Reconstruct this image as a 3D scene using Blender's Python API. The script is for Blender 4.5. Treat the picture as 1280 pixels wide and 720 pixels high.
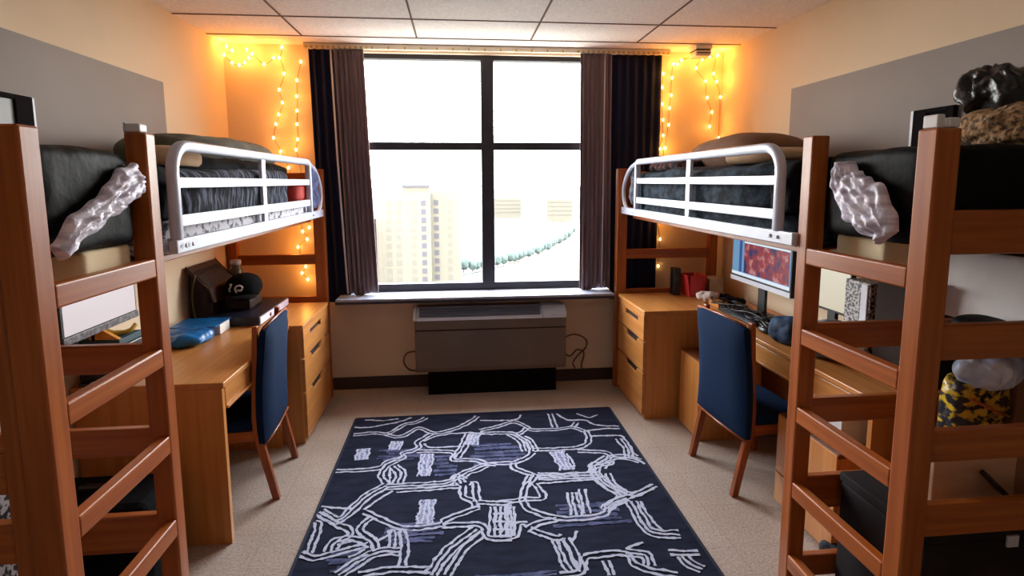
import bpy, bmesh, math, random
from mathutils import Vector, Matrix, noise, Euler

random.seed(7)
SC = bpy.context.scene
for _o in list(bpy.data.objects):
    bpy.data.objects.remove(_o)
COL = SC.collection

# ------------------------------------------------------------------ camera
F_PX, PX, PY = 670.0, 634.84, 305.84          # focal length and principal point for 1280x720
YAW, PITCH, ROLL = 0.0945, 0.1174, 0.0042
EYE = Vector((0.0, 0.0, 1.64))
fwd = Vector((math.sin(YAW) * math.cos(PITCH), math.cos(YAW) * math.cos(PITCH), -math.sin(PITCH)))
rgt = Vector((math.cos(YAW), -math.sin(YAW), 0))
dwn = fwd.cross(rgt)
r2 = rgt * math.cos(ROLL) + dwn * math.sin(ROLL)
d2 = -rgt * math.sin(ROLL) + dwn * math.cos(ROLL)
cam_data = bpy.data.cameras.new('camera')
cam = bpy.data.objects.new('camera', cam_data)
COL.objects.link(cam)
M = Matrix((r2, -d2, -fwd)).transposed().to_4x4()
M.translation = EYE
cam.matrix_world = M
cam_data.sensor_width = 36.0
cam_data.lens = F_PX / 1280 * 36.0
cam_data.shift_x = (640 - PX) / 1280
cam_data.shift_y = (PY - 360) / 1280
cam_data.clip_start = 0.02
cam_data.clip_end = 3000
SC.camera = cam

# ------------------------------------------------------------------ light and exposure
SKY_STRENGTH = 19.0
EXPOSURE = 0.4
FILL_POWER = 1.0
world = bpy.data.worlds.new('world')
SC.world = world
world.use_nodes = True
wn = world.node_tree.nodes
wl = world.node_tree.links
wn['Background'].inputs[1].default_value = SKY_STRENGTH
_tc = wn.new('ShaderNodeTexCoord'); _sp = wn.new('ShaderNodeSeparateXYZ'); _cr = wn.new('ShaderNodeValToRGB')
wl.new(_tc.outputs['Generated'], _sp.inputs[0]); wl.new(_sp.outputs['Z'], _cr.inputs[0]); wl.new(_cr.outputs[0], wn['Background'].inputs[0])
_cr.color_ramp.elements[0].position = 0.0; _cr.color_ramp.elements[0].color = (1.0, 0.97, 0.9, 1)
_cr.color_ramp.elements[1].position = 0.45; _cr.color_ramp.elements[1].color = (0.80, 0.90, 1.0, 1)
SC.view_settings.view_transform = 'Standard'
SC.view_settings.look = 'None'
SC.view_settings.gamma = 1.0
SC.view_settings.use_curve_mapping = False
SC.view_settings.exposure = EXPOSURE


def lamp(name, kind, loc, energy, color=(1, 1, 1), size=0.1, size_y=None, rot=None, portal=False):
    d = bpy.data.lights.new(name, kind)
    d.energy = energy
    d.color = color
    if kind == 'AREA':
        d.size = size
        if size_y:
            d.shape = 'RECTANGLE'; d.size_y = size_y
        d.cycles.is_portal = portal
    elif kind == 'POINT':
        d.shadow_soft_size = size
    o = bpy.data.objects.new(name, d)
    o.location = loc
    if rot:
        o.rotation_euler = rot
    COL.objects.link(o)
    return o


# added ceiling fill, out of view, and a portal that helps sample the window
lamp('window_portal', 'AREA', (0.19, 4.47, 1.69), 1.0, size=2.1, size_y=1.85, rot=(math.radians(-90), 0, 0), portal=True)
lamp('unseen_fill_light', 'AREA', (0.2, 0.5, 2.55), FILL_POWER, (1.0, 0.86, 0.68), size=0.9, size_y=0.5, rot=(0, 0, 0))

# ------------------------------------------------------------------ materials
MATS = {}


def srgb(r, g, b):
    f = lambda c: (c / 255) / 12.92 if c / 255 <= 0.04045 else ((c / 255 + 0.055) / 1.055) ** 2.4
    return (f(r), f(g), f(b), 1)


def mat(name, col, rough=0.6, metal=0.0, spec=0.5, col2=None, scale=(8, 8, 8), detail=4, bump=0.0, bump_scale=30, coat=0.0,
        sheen=0.0, emit=None, emit_strength=0.0, lo=0.35, hi=0.65, trans=0.0):
    if name in MATS:
        return MATS[name]
    m = bpy.data.materials.new(name)
    m.use_nodes = True
    nt = m.node_tree
    b = nt.nodes['Principled BSDF']
    b.inputs['Roughness'].default_value = rough
    b.inputs['Metallic'].default_value = metal
    b.inputs['Specular IOR Level'].default_value = spec
    b.inputs['Coat Weight'].default_value = coat
    b.inputs['Coat Roughness'].default_value = 0.15
    b.inputs['Sheen Weight'].default_value = sheen
    b.inputs['Transmission Weight'].default_value = trans
    tc = nt.nodes.new('ShaderNodeTexCoord')
    mp = nt.nodes.new('ShaderNodeMapping')
    mp.inputs['Scale'].default_value = scale
    nt.links.new(tc.outputs['Object'], mp.inputs[0])
    nz = nt.nodes.new('ShaderNodeTexNoise')
    nz.inputs['Scale'].default_value = 1.0
    nz.inputs['Detail'].default_value = detail
    nt.links.new(mp.outputs[0], nz.inputs['Vector'])
    cr = nt.nodes.new('ShaderNodeValToRGB')
    cr.color_ramp.elements[0].position = lo
    cr.color_ramp.elements[1].position = hi
    if col2 is None:
        col2 = tuple(c * 0.9 for c in col[:3]) + (1,)
    cr.color_ramp.elements[0].color = col2
    cr.color_ramp.elements[1].color = col
    nt.links.new(nz.outputs['Fac'], cr.inputs[0])
    nt.links.new(cr.outputs[0], b.inputs['Base Color'])
    if bump > 0:
        n2 = nt.nodes.new('ShaderNodeTexNoise')
        n2.inputs['Scale'].default_value = bump_scale
        n2.inputs['Detail'].default_value = 5
        nt.links.new(tc.outputs['Object'], n2.inputs['Vector'])
        bp = nt.nodes.new('ShaderNodeBump')
        bp.inputs['Strength'].default_value = bump
        bp.inputs['Distance'].default_value = 0.01
        nt.links.new(n2.outputs['Fac'], bp.inputs['Height'])
        nt.links.new(bp.outputs[0], b.inputs['Normal'])
    if emit:
        b.inputs['Emission Color'].default_value = emit
        b.inputs['Emission Strength'].default_value = emit_strength
    MATS[name] = m
    return m


def wood(name, c1, c2, axis, rough=0.38):
    sc = {'x': (1.5, 42, 42), 'y': (42, 1.5, 42), 'z': (42, 42, 1.5)}[axis]
    return mat(name + '_' + axis, c1, rough=rough, col2=c2, scale=sc, detail=6, lo=0.3, hi=0.7, coat=0.12, spec=0.4)


OAK1, OAK2 = srgb(180, 98, 36), srgb(144, 68, 20)
DSK1, DSK2 = srgb(206, 140, 76), srgb(186, 118, 58)
oak = lambda a: wood('oak', OAK1, OAK2, a)
desk_wood = lambda a: wood('desk_wood', DSK1, DSK2, a, 0.35)
dark_edge = mat('dark_gap', srgb(40, 22, 12), 0.8)
M_wall = mat('cream_wall_paint', srgb(230, 208, 178), 0.75, col2=srgb(224, 201, 170), scale=(1.2, 1.2, 1.2), bump=0.15, bump_scale=120)
M_grey = mat('grey_accent_paint', srgb(152, 144, 140), 0.7, col2=srgb(145, 137, 133), scale=(1.5, 1.5, 1.5))
M_white_metal = mat('white_powder_coat', srgb(208, 213, 230), 0.35, col2=srgb(198, 204, 222), scale=(9, 9, 9), coat=0.3)
M_black_frame = mat('dark_window_frame', srgb(46, 42, 50), 0.45, col2=srgb(38, 35, 42))
M_navy = mat('navy_curtain_cloth', srgb(24, 28, 56), 0.9, spec=0.2, col2=srgb(18, 22, 44), scale=(30, 30, 3), sheen=0.0)
M_brown_curtain = mat('taupe_curtain_cloth', srgb(120, 92, 92), 0.8, col2=srgb(96, 74, 76), scale=(40, 40, 2), sheen=0.3)
M_lining = mat('pale_curtain_lining', srgb(190, 185, 190), 0.8)
M_blue = mat('blue_upholstery', srgb(11, 36, 68), 0.95, spec=0.15, col2=srgb(8, 29, 56), scale=(120, 120, 120), sheen=0.0, bump=0.2, bump_scale=300)
M_black = mat('black_cloth', srgb(18, 19, 22), 0.9, spec=.1, col2=srgb(10, 11, 13), scale=(14, 14, 14), bump=0.6, bump_scale=18)
M_black_plastic = mat('black_plastic', srgb(22, 22, 25), 0.4, col2=srgb(18, 18, 20))
M_blackbag = mat('black_bag_plastic', srgb(15, 15, 17), 0.6, spec=0.12, col2=srgb(8, 8, 10), bump=0.5, bump_scale=16)
M_silver = mat('silver_plastic', srgb(214, 218, 230), 0.4, col2=srgb(204, 208, 222))
M_white = mat('white_plastic', srgb(228, 226, 226), 0.4)
M_cream = mat('cream_foam', srgb(250, 236, 200), 0.8, col2=srgb(242, 222, 180), scale=(6, 6, 6))

# ------------------------------------------------------------------ builders


def add_box(bm, x0, x1, y0, y1, z0, z1, rot=None, piv=None, mi=0):
    vs = [bm.verts.new((x, y, z)) for z in (z0, z1) for y in (y0, y1) for x in (x0, x1)]
    if rot is not None:
        piv = Vector(piv) if piv else Vector(((x0 + x1) / 2, (y0 + y1) / 2, (z0 + z1) / 2))
        R = Euler(rot).to_matrix()
        for v in vs:
            v.co = piv + R @ (v.co - piv)
    for f in ((0, 2, 3, 1), (4, 5, 7, 6), (0, 1, 5, 4), (1, 3, 7, 5), (3, 2, 6, 7), (2, 0, 4, 6)):
        fc = bm.faces.new([vs[i] for i in f]); fc.material_index = mi
    return vs


def add_prism(bm, poly, axis, a, b, mi=0):
    """extrude a 2-D polygon (the two other axes in order) along an axis from a to b"""
    def P(p, t):
        if axis == 'x':
            return (t, p[0], p[1])
        if axis == 'y':
            return (p[0], t, p[1])
        return (p[0], p[1], t)
    A = [bm.verts.new(P(p, a)) for p in poly]
    B = [bm.verts.new(P(p, b)) for p in poly]
    n = len(poly)
    fs = [bm.faces.new(A[::-1]), bm.faces.new(B)]
    for i in range(n):
        fs.append(bm.faces.new((A[i], A[(i + 1) % n], B[(i + 1) % n], B[i])))
    for f in fs:
        f.material_index = mi


def smooth_path(pts, n=6, closed=False):
    P = [Vector(p) for p in pts]
    out = []
    m = len(P)
    rng = m if closed else m - 1
    for i in range(rng):
        p0 = P[(i - 1) % m] if (closed or i > 0) else P[0]
        p1 = P[i]; p2 = P[(i + 1) % m]
        p3 = P[(i + 2) % m] if (closed or i + 2 < m) else P[-1]
        for k in range(n):
            t = k / n
            out.append(0.5 * ((2 * p1) + (-p0 + p2) * t + (2 * p0 - 5 * p1 + 4 * p2 - p3) * t * t + (-p0 + 3 * p1 - 3 * p2 + p3) * t ** 3))
    if not closed:
        out.append(P[-1])
    return out


def add_tube(bm, pts, r, segs=10, ry=None, up=(0, 0, 1), mi=0, closed=False, sq=2.0):
    P = [Vector(p) for p in pts]
    n = len(P)
    up = Vector(up)
    rings = []
    for i, p in enumerate(P):
        if closed:
            t = P[(i + 1) % n] - P[i - 1]
        else:
            t = P[min(i + 1, n - 1)] - P[max(i - 1, 0)]
        t.normalize()
        u = up if abs(t.dot(up)) < 0.95 else Vector((1, 0, 0.01)) if abs(t.x) < 0.9 else Vector((0, 1, 0))
        s = t.cross(u).normalized()
        w = s.cross(t).normalized()
        rr = r[i] if isinstance(r, (list, tuple)) else r
        r_y = rr if ry is None else ry
        ring = []
        for k in range(segs):
            a = 2 * math.pi * k / segs
            c, q = math.cos(a), math.sin(a)
            e = 2.0 / sq
            cx = math.copysign(abs(c) ** e, c); cq = math.copysign(abs(q) ** e, q)
            ring.append(bm.verts.new(p + s * (cx * rr) + w * (cq * r_y)))
        rings.append(ring)
    rng = n if closed else n - 1
    for i in range(rng):
        A, B = rings[i], rings[(i + 1) % n]
        for k in range(segs):
            f = bm.faces.new((A[k], A[(k + 1) % segs], B[(k + 1) % segs], B[k])); f.material_index = mi; f.smooth = True
    if not closed:
        f = bm.faces.new(rings[0][::-1]); f.material_index = mi
        f = bm.faces.new(rings[-1]); f.material_index = mi


def add_lathe(bm, prof, c, axis='z', segs=24, mi=0):
    c = Vector(c)
    rings = []
    for r, h in prof:
        ring = []
        for k in range(segs):
            a = 2 * math.pi * k / segs
            u, v = r * math.cos(a), r * math.sin(a)
            o = {'z': (u, v, h), 'y': (u, h, v), 'x': (h, u, v)}[axis]
            ring.append(bm.verts.new(c + Vector(o)))
        rings.append(ring)
    for i in range(len(rings) - 1):
        for k in range(segs):
            f = bm.faces.new((rings[i][k], rings[i][(k + 1) % segs], rings[i + 1][(k + 1) % segs], rings[i + 1][k]))
            f.smooth = True; f.material_index = mi
    bm.faces.new(rings[0][::-1]).material_index = mi
    bm.faces.new(rings[-1]).material_index = mi


def add_blob(bm, c, half, p=3.0, amp=0.0, freq=5.0, seed=0, sub=5, ridged=False, flat_bottom=None, top_fn=None, rot=None, mi=0, fold=None):
    """a rounded, creased soft body (superellipsoid with noise)"""
    c = Vector(c)
    res = bmesh.ops.create_icosphere(bm, subdivisions=sub, radius=1.0)
    R = Euler(rot).to_matrix() if rot else None
    off = Vector((seed * 3.7, seed * 1.3, seed * 7.1))
    for v in res['verts']:
        d = v.co.normalized()
        k = (abs(d.x) ** p + abs(d.y) ** p + abs(d.z) ** p) ** (-1.0 / p)
        q = Vector((d.x * k * half[0], d.y * k * half[1], d.z * k * half[2]))
        if amp:
            s = (q + off) * freq
            if fold:
                s = Vector((s.x * fold[0], s.y * fold[1], s.z * fold[2]))
            n = noise.fractal(s, 1.0, 2.0, 3)
            if ridged:
                n = 1 - 2.6 * abs(n)
            nn = Vector((d.x / half[0], d.y / half[1], d.z / half[2])).normalized()
            q += nn * n * amp
        if top_fn:
            q = top_fn(q)
        if R:
            q = R @ q
        q = q + c
        if flat_bottom is not None and q.z < flat_bottom:
            q.z = flat_bottom
        v.co = q
    for v in res['verts']:
        for f in v.link_faces:
            f.smooth = True; f.material_index = mi


def obj(name, bm, mats, parent=None, bevel=0.0, label=None, recalc=True, segs=2):
    if recalc:
        bmesh.ops.recalc_face_normals(bm, faces=bm.faces[:])
    me = bpy.data.meshes.new(name)
    if parent is not None:
        off = Vector((0, 0, 0)); q = parent
        while q is not None:
            off += q.location; q = q.parent
        bmesh.ops.translate(bm, verts=bm.verts[:], vec=-off)
    bm.to_mesh(me); bm.free()
    for m in (mats if isinstance(mats, (list, tuple)) else [mats]):
        me.materials.append(m)
    o = bpy.data.objects.new(name, me)
    COL.objects.link(o)
    if parent is not None:
        o.parent = parent
    if bevel > 0:
        b = o.modifiers.new('bevel', 'BEVEL'); b.width = bevel; b.segments = segs; b.limit_method = 'ANGLE'; b.angle_limit = math.radians(40)
    if label:
        o['label'] = label
    return o


def boxes(name, lst, m, parent=None, bevel=0.0, label=None):
    bm = bmesh.new()
    for b in lst:
        add_box(bm, *b)
    return obj(name, bm, m, parent, bevel, label)


def thing(name, label, cat, loc=(0, 0, 0), group=None):
    o = bpy.data.objects.new(name, None)
    o.empty_display_size = 0.1
    COL.objects.link(o)
    o.location = loc
    return tag(o, label, cat, group)


def tag(o, label, cat, group=None):
    o['label'] = label; o['category'] = cat
    if group:
        o['group'] = group
    return o


def struct(o):
    o['kind'] = 'structure'
    return o


def copy_tree(o, parent=None):
    c = o.copy(); COL.objects.link(c)
    if parent is not None:
        c.parent = parent
    for ch in list(o.children):
        copy_tree(ch, c)
    return c

RUG_LINES = [
    ('s', [(-0.701,3.491),(-0.609,3.482),(-0.419,3.546),(-0.339,3.607)]),
    ('d', [(-0.689,3.383),(-0.564,3.396),(-0.465,3.377),(-0.38,3.495),(-0.299,3.524),(-0.236,3.596)]),
    ('d', [(-0.48,3.37),(-0.412,3.328),(-0.35,3.348),(-0.276,3.438),(-0.19,3.366),(-0.117,3.359),(-0.011,3.419),(0.074,3.505),(0.12,3.579)]),
    ('s', [(-0.653,3.6),(-0.523,3.577),(-0.424,3.596)]),
    ('d', [(-0.19,3.349),(-0.234,3.285),(-0.27,3.239),(-0.258,3.173),(-0.3,3.131),(-0.35,3.106),(-0.338,3.061),(-0.416,2.984),(-0.445,2.88),(-0.406,2.788)]),
    ('s', [(-0.23,3.218),(-0.181,3.166),(0.003,3.162)]),
    ('s', [(-0.232,3.251),(-0.156,3.31),(-0.012,3.339),(0.126,3.324),(0.205,3.29)]),
    ('d', [(-0.262,3.127),(-0.149,3.116),(-0.043,3.09),(-0.042,3.001),(0.075,2.989),(0.146,2.94),(0.203,2.92)]),
    ('t', [(0.061,3.322),(0.018,3.161),(-0.028,3.029)]),
    ('w', [(0.093,3.319),(0.065,3.172)]),
    ('w', [(-0.593,3.192),(-0.585,3.057)]),
    ('w', [(-0.2,3.091),(-0.207,2.842)]),
    ('w', [(-0.397,3.268),(-0.408,3.158)]),
    ('d', [(-0.704,2.945),(-0.475,2.949),(-0.434,3.013),(-0.338,3.061)]),
    ('t', [(0.145,2.926),(0.007,2.833),(-0.014,2.785),(-0.0,2.746)]),
    ('t', [(-0.386,2.967),(-0.335,2.881),(-0.345,2.782)]),
    ('s', [(-0.404,2.941),(-0.385,2.786)]),
    ('d', [(0.129,3.36),(0.257,3.41),(0.364,3.465),(0.446,3.372),(0.474,3.333),(0.639,3.325),(0.743,3.341),(0.805,3.28)]),
    ('s', [(0.136,3.508),(0.367,3.494),(0.427,3.567)]),
    ('d', [(0.446,3.372),(0.378,3.29),(0.314,3.305),(0.128,3.324)]),
    ('t', [(0.321,3.296),(0.384,3.204),(0.397,3.059)]),
    ('t', [(0.388,3.237),(0.429,3.183),(0.442,3.055)]),
    ('d', [(0.444,3.07),(0.724,3.072),(0.808,3.16),(0.821,3.279)]),
    ('d', [(0.432,3.041),(0.395,2.985),(0.307,2.937),(0.205,2.934),(0.111,2.929)]),
    ('d', [(0.307,2.937),(0.307,2.868),(0.385,2.807),(0.409,2.779),(0.348,2.687)]),
    ('t', [(0.421,2.765),(0.709,2.761),(0.753,2.85),(0.857,2.88),(0.895,2.934),(0.984,2.925),(1.043,2.875)]),
    ('d', [(0.631,3.566),(0.628,3.353)]),
    ('s', [(0.675,3.561),(0.733,3.455),(0.844,3.444),(0.909,3.361),(1.054,3.327)]),
    ('d', [(0.743,3.341),(0.784,3.411)]),
    ('s', [(0.805,3.28),(0.953,3.301),(1.051,3.291)]),
    ('s', [(0.828,3.208),(0.99,3.2),(1.038,3.17),(1.037,2.993),(1.047,2.933)]),
    ('t', [(1.01,3.156),(1.017,3.026),(0.991,2.924)]),
    ('d', [(0.706,3.028),(0.839,3.006),(0.886,2.979),(0.895,2.934)]),
    ('w', [(0.578,3.041),(0.602,2.825)]),
    ('s', [(0.632,3.005),(0.654,2.915),(0.634,2.821)]),
    ('s', [(0.815,3.547),(0.887,3.479),(0.958,3.511)]),
    ('d', [(0.822,2.766),(0.818,2.665),(0.85,2.587),(0.889,2.558),(0.956,2.576),(1.036,2.626)]),
    ('s', [(0.817,2.815),(0.896,2.906),(0.981,2.917),(1.039,2.885),(1.056,2.839)]),
    ('t', [(0.871,2.935),(0.785,2.867),(0.75,2.786),(0.767,2.704),(0.806,2.602),(0.838,2.548)]),
    ('t', [(0.849,2.526),(0.765,2.486),(0.705,2.436)]),
    ('t', [(-0.403,2.768),(-0.49,2.68),(-0.549,2.565),(-0.6,2.487),(-0.702,2.567)]),
    ('s', [(-0.36,2.714),(-0.438,2.628),(-0.479,2.558)]),
    ('t', [(-0.401,2.751),(-0.346,2.754),(-0.084,2.756),(-0.027,2.816),(0.02,2.776)]),
    ('d', [(-0.341,2.712),(-0.009,2.72)]),
    ('d', [(0.01,2.726),(0.009,2.629),(0.062,2.577),(0.069,2.517)]),
    ('d', [(0.048,2.739),(0.077,2.736),(0.08,2.575)]),
    ('d', [(0.089,2.567),(0.256,2.535)]),
    ('d', [(0.087,2.522),(-0.078,2.441),(-0.102,2.403),(-0.283,2.402),(-0.477,2.544)]),
    ('d', [(-0.093,2.395),(0.085,2.387),(0.111,2.323),(0.125,2.285),(0.229,2.271)]),
    ('s', [(-0.704,2.61),(-0.55,2.573)]),
    ('d', [(-0.699,2.552),(-0.614,2.475),(-0.527,2.407),(-0.525,2.357),(-0.583,2.332),(-0.594,2.263)]),
    ('d', [(-0.711,2.485),(-0.679,2.455),(-0.672,2.26)]),
    ('d', [(-0.71,2.264),(-0.642,2.229),(-0.544,2.258),(-0.42,2.292)]),
    ('d', [(-0.436,2.497),(-0.479,2.409),(-0.41,2.327),(-0.375,2.253)]),
    ('s', [(-0.323,2.393),(-0.349,2.345),(-0.392,2.313)]),
    ('t', [(-0.314,2.392),(-0.301,2.268)]),
    ('d', [(-0.28,2.376),(-0.255,2.275),(-0.257,2.142)]),
    ('t', [(-0.273,2.231),(-0.366,2.24),(-0.46,2.173),(-0.513,2.112)]),
    ('d', [(-0.433,2.104),(-0.306,2.126),(-0.13,2.108)]),
    ('t', [(0.071,2.353),(-0.05,2.231),(-0.115,2.117),(-0.128,2.074)]),
    ('d', [(0.094,2.313),(0.004,2.214),(-0.063,2.067)]),
    ('d', [(-0.488,2.208),(-0.42,2.246)]),
    ('d', [(-0.572,2.284),(-0.532,2.351),(-0.44,2.318)]),
    ('s', [(-0.561,2.306),(-0.495,2.323),(-0.426,2.281)]),
    ('w', [(-0.171,2.616),(-0.177,2.417)]),
    ('t', [(0.17,2.521),(0.15,2.295)]),
    ('t', [(0.197,2.519),(0.178,2.292)]),
    ('t', [(0.223,2.516),(0.202,2.289)]),
    ('d', [(0.249,2.513),(0.226,2.287)]),
    ('s', [(0.153,2.465),(0.248,2.456)]),
    ('s', [(0.149,2.404),(0.241,2.395)]),
    ('s', [(0.145,2.345),(0.235,2.336)]),
    ('t', [(0.426,2.779),(0.738,2.756),(0.781,2.769)]),
    ('s', [(0.414,2.702),(0.726,2.713)]),
    ('d', [(0.389,2.792),(0.34,2.676),(0.322,2.506),(0.463,2.399),(0.68,2.398),(0.747,2.477),(0.856,2.535),(0.921,2.559),(1.029,2.622)]),
    ('d', [(0.396,2.704),(0.422,2.571),(0.321,2.566),(0.175,2.543)]),
    ('t', [(0.743,2.737),(0.786,2.647),(0.854,2.558)]),
    ('t', [(0.576,2.603),(0.561,2.41)]),
    ('d', [(0.638,2.629),(0.615,2.419)]),
    ('t', [(0.862,2.496),(0.862,2.338),(0.888,2.245),(1.004,2.221)]),
    ('s', [(0.906,2.491),(0.916,2.32),(0.941,2.252)]),
    ('d', [(0.461,2.39),(0.363,2.366),(0.308,2.329)]),
    ('d', [(0.313,2.367),(0.267,2.372),(0.25,2.291),(0.155,2.276)]),
    ('d', [(0.316,2.328),(0.428,2.254),(0.462,2.263)]),
    ('t', [(0.434,2.247),(0.446,2.103),(0.462,2.039)]),
    ('d', [(0.475,2.249),(0.495,2.12),(0.506,2.034)]),
    ('d', [(0.406,2.02),(0.499,2.035),(0.523,2.106),(0.574,2.123),(0.714,2.12),(0.731,2.053),(0.798,2.005),(0.892,1.975)]),
    ('t', [(0.716,2.126),(0.794,2.101),(0.787,2.037)]),
    ('d', [(0.618,2.086),(0.616,1.999)]),
    ('s', [(0.725,2.153),(0.816,2.185)]),
    ('s', [(0.502,2.222),(0.538,2.293)]),
    ('d', [(0.907,2.106),(1.037,2.093)]),
    ('t', [(0.954,2.085),(0.966,2.04),(1.006,1.994)]),
]
# ================================================================== THE ROOM
XL, XR, YB, YF, ZC = -1.675, 2.125, 4.215, -1.9, 2.645
WX0, WX1, WZ0, WZ1 = -0.86, 1.24, 0.775, 2.60      # window opening


def floor_mat():
    m = bpy.data.materials.new('speckled_floor_tile'); m.use_nodes = True
    nt = m.node_tree; N = nt.nodes; Lk = nt.links; b = N['Principled BSDF']
    tc = N.new('ShaderNodeTexCoord')
    n1 = N.new('ShaderNodeTexNoise'); n1.inputs['Scale'].default_value = 95; n1.inputs['Detail'].default_value = 3
    n2 = N.new('ShaderNodeTexNoise'); n2.inputs['Scale'].default_value = 2.2; n2.inputs['Detail'].default_value = 5
    Lk.new(tc.outputs['Object'], n1.inputs['Vector']); Lk.new(tc.outputs['Object'], n2.inputs['Vector'])
    cr = N.new('ShaderNodeValToRGB')
    cr.color_ramp.elements[0].position = 0.32; cr.color_ramp.elements[0].color = srgb(160, 140, 126)
    cr.color_ramp.elements[1].position = 0.62; cr.color_ramp.elements[1].color = srgb(194, 176, 162)
    Lk.new(n1.outputs['Fac'], cr.inputs[0])
    c2 = N.new('ShaderNodeValToRGB')
    c2.color_ramp.elements[0].position = 0.3; c2.color_ramp.elements[0].color = (0.82, 0.8, 0.78, 1)
    c2.color_ramp.elements[1].position = 0.7; c2.color_ramp.elements[1].color = (1, 1, 1, 1)
    Lk.new(n2.outputs['Fac'], c2.inputs[0])
    mx = N.new('ShaderNodeMix'); mx.data_type = 'RGBA'; mx.blend_type = 'MULTIPLY'; mx.inputs[0].default_value = 1
    Lk.new(cr.outputs[0], mx.inputs[6]); Lk.new(c2.outputs[0], mx.inputs[7])
    bt = N.new('ShaderNodeTexBrick')
    bt.offset = 0.0; bt.inputs['Scale'].default_value = 1.0
    bt.inputs['Brick Width'].default_value = 0.305; bt.inputs['Row Height'].default_value = 0.305
    bt.inputs['Mortar Size'].default_value = 0.0015; bt.inputs['Color1'].default_value = (1, 1, 1, 1); bt.inputs['Color2'].default_value = (0.965, 0.955, 0.95, 1)
    bt.inputs['Mortar'].default_value = (0.72, 0.7, 0.68, 1)
    Lk.new(tc.outputs['Object'], bt.inputs['Vector'])
    m2 = N.new('ShaderNodeMix'); m2.data_type = 'RGBA'; m2.blend_type = 'MULTIPLY'; m2.inputs[0].default_value = 1
    Lk.new(mx.outputs[2], m2.inputs[6]); Lk.new(bt.outputs['Color'], m2.inputs[7])
    Lk.new(m2.outputs[2], b.inputs['Base Color'])
    b.inputs['Roughness'].default_value = 0.34
    return m


def ceiling_mat():
    m = bpy.data.materials.new('ceiling_tile'); m.use_nodes = True
    nt = m.node_tree; N = nt.nodes; Lk = nt.links; b = N['Principled BSDF']
    tc = N.new('ShaderNodeTexCoord')
    n1 = N.new('ShaderNodeTexNoise'); n1.inputs['Scale'].default_value = 60; n1.inputs['Detail'].default_value = 6
    Lk.new(tc.outputs['Object'], n1.inputs['Vector'])
    cr = N.new('ShaderNodeValToRGB')
    cr.color_ramp.elements[0].position = 0.3; cr.color_ramp.elements[0].color = srgb(228, 218, 214)
    cr.color_ramp.elements[1].position = 0.7; cr.color_ramp.elements[1].color = srgb(246, 240, 236)
    Lk.new(n1.outputs['Fac'], cr.inputs[0]); Lk.new(cr.outputs[0], b.inputs['Base Color'])
    b.inputs['Roughness'].default_value = 0.9
    return m


M_floor, M_ceil = floor_mat(), ceiling_mat()
M_groove = mat('ceiling_joint', srgb(120, 98, 84), 0.9)
M_trimwhite = mat('cream_trim_paint', srgb(226, 212, 190), 0.5)

struct(boxes('floor', [(XL - .2, XR + .2, YF - .2, YB + .3, -0.12, 0.0)], M_floor))
o = struct(boxes('ceiling', [(XL - .2, XR + .2, YF - .2, YB + .3, ZC, ZC + 0.12)], M_ceil))
bm = bmesh.new()                                   # grid bars of the tile ceiling
for x in (-1.045, -0.262, 0.545, 1.327):
    add_box(bm, x - .006, x + .006, YF, 3.955, ZC - .004, ZC + .002)
for y in (3.955, 3.51, 2.72, 1.93, 1.14, 0.35, -0.44, -1.23):
    add_box(bm, XL, XR, y - .006, y + .006, ZC - .004, ZC + .002)
obj('ceiling_grid', bm, M_groove, o)

struct(boxes('wall_left', [(XL - .2, XL, YF - .2, YB + .3, 0, ZC)], M_wall))
struct(boxes('wall_right', [(XR, XR + .2, YF - .2, YB + .3, 0, ZC)], M_wall))
# the grey painted accent fields on both side walls
struct(boxes('trim_1', [(XL, XL + .004, YF, 3.345, 1.36, 2.215)], M_grey))
struct(boxes('trim_2', [(XR - .004, XR, YF, 3.30, 1.36, 2.215)], M_grey))
struct(boxes('wall_front', [(XL - .2, XR + .2, YF - .2, YF, 0, ZC)], M_grey))
struct(boxes('wall_back', [(XL, WX0, YB, YB + .3, 0, ZC), (WX1, XR, YB, YB + .3, 0, ZC),
                           (WX0, WX1, YB, YB + .3, 0, WZ0 - .03), (WX0, WX1, YB, YB + .3, WZ1, ZC)], M_wall))
M_base = mat('brown_rubber_baseboard', srgb(58, 42, 38), 0.5)
struct(boxes('baseboard_back', [(XL, XR, YB - .01, YB, 0, 0.10)], M_base, bevel=.003))
struct(boxes('baseboard_left', [(XL, XL + .01, YF, YB - .01, 0, 0.10)], M_base, bevel=.003))
struct(boxes('baseboard_right', [(XR - .01, XR, YF, YB - .01, 0, 0.10)], M_base, bevel=.003))

# window: dark frame, mullion, transom, four panes
glass = bpy.data.materials.new('window_glass'); glass.use_nodes = True
gn = glass.node_tree.nodes; gl = glass.node_tree.links
gt = gn.new('ShaderNodeBsdfTransparent'); gg = gn.new('ShaderNodeBsdfGlossy'); gg.inputs['Roughness'].default_value = 0.02
gx = gn.new('ShaderNodeMixShader'); gx.inputs[0].default_value = 0.05
gl.new(gt.outputs[0], gx.inputs[1]); gl.new(gg.outputs[0], gx.inputs[2]); gl.new(gx.outputs[0], gn['Material Output'].inputs[0])
WY0, WY1 = YB + .035, YB + .10
MX0, MX1, TZ0, TZ1 = 0.197, 0.297, 1.885, 1.945
win = struct(boxes('window_1', [(WX0, WX1, WY0, WY1, WZ0, 0.835), (WX0, WX1, WY0, WY1, 2.565, WZ1),
                                (WX0, WX0 + .06, WY0, WY1, WZ0, WZ1), (WX1 - .06, WX1, WY0, WY1, WZ0, WZ1)], M_black_frame, bevel=.004))
obj_m = boxes('mullion', [(MX0, MX1, WY0 - .01, WY1, 0.835, 2.565)], M_black_frame, win, bevel=.005)
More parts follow.
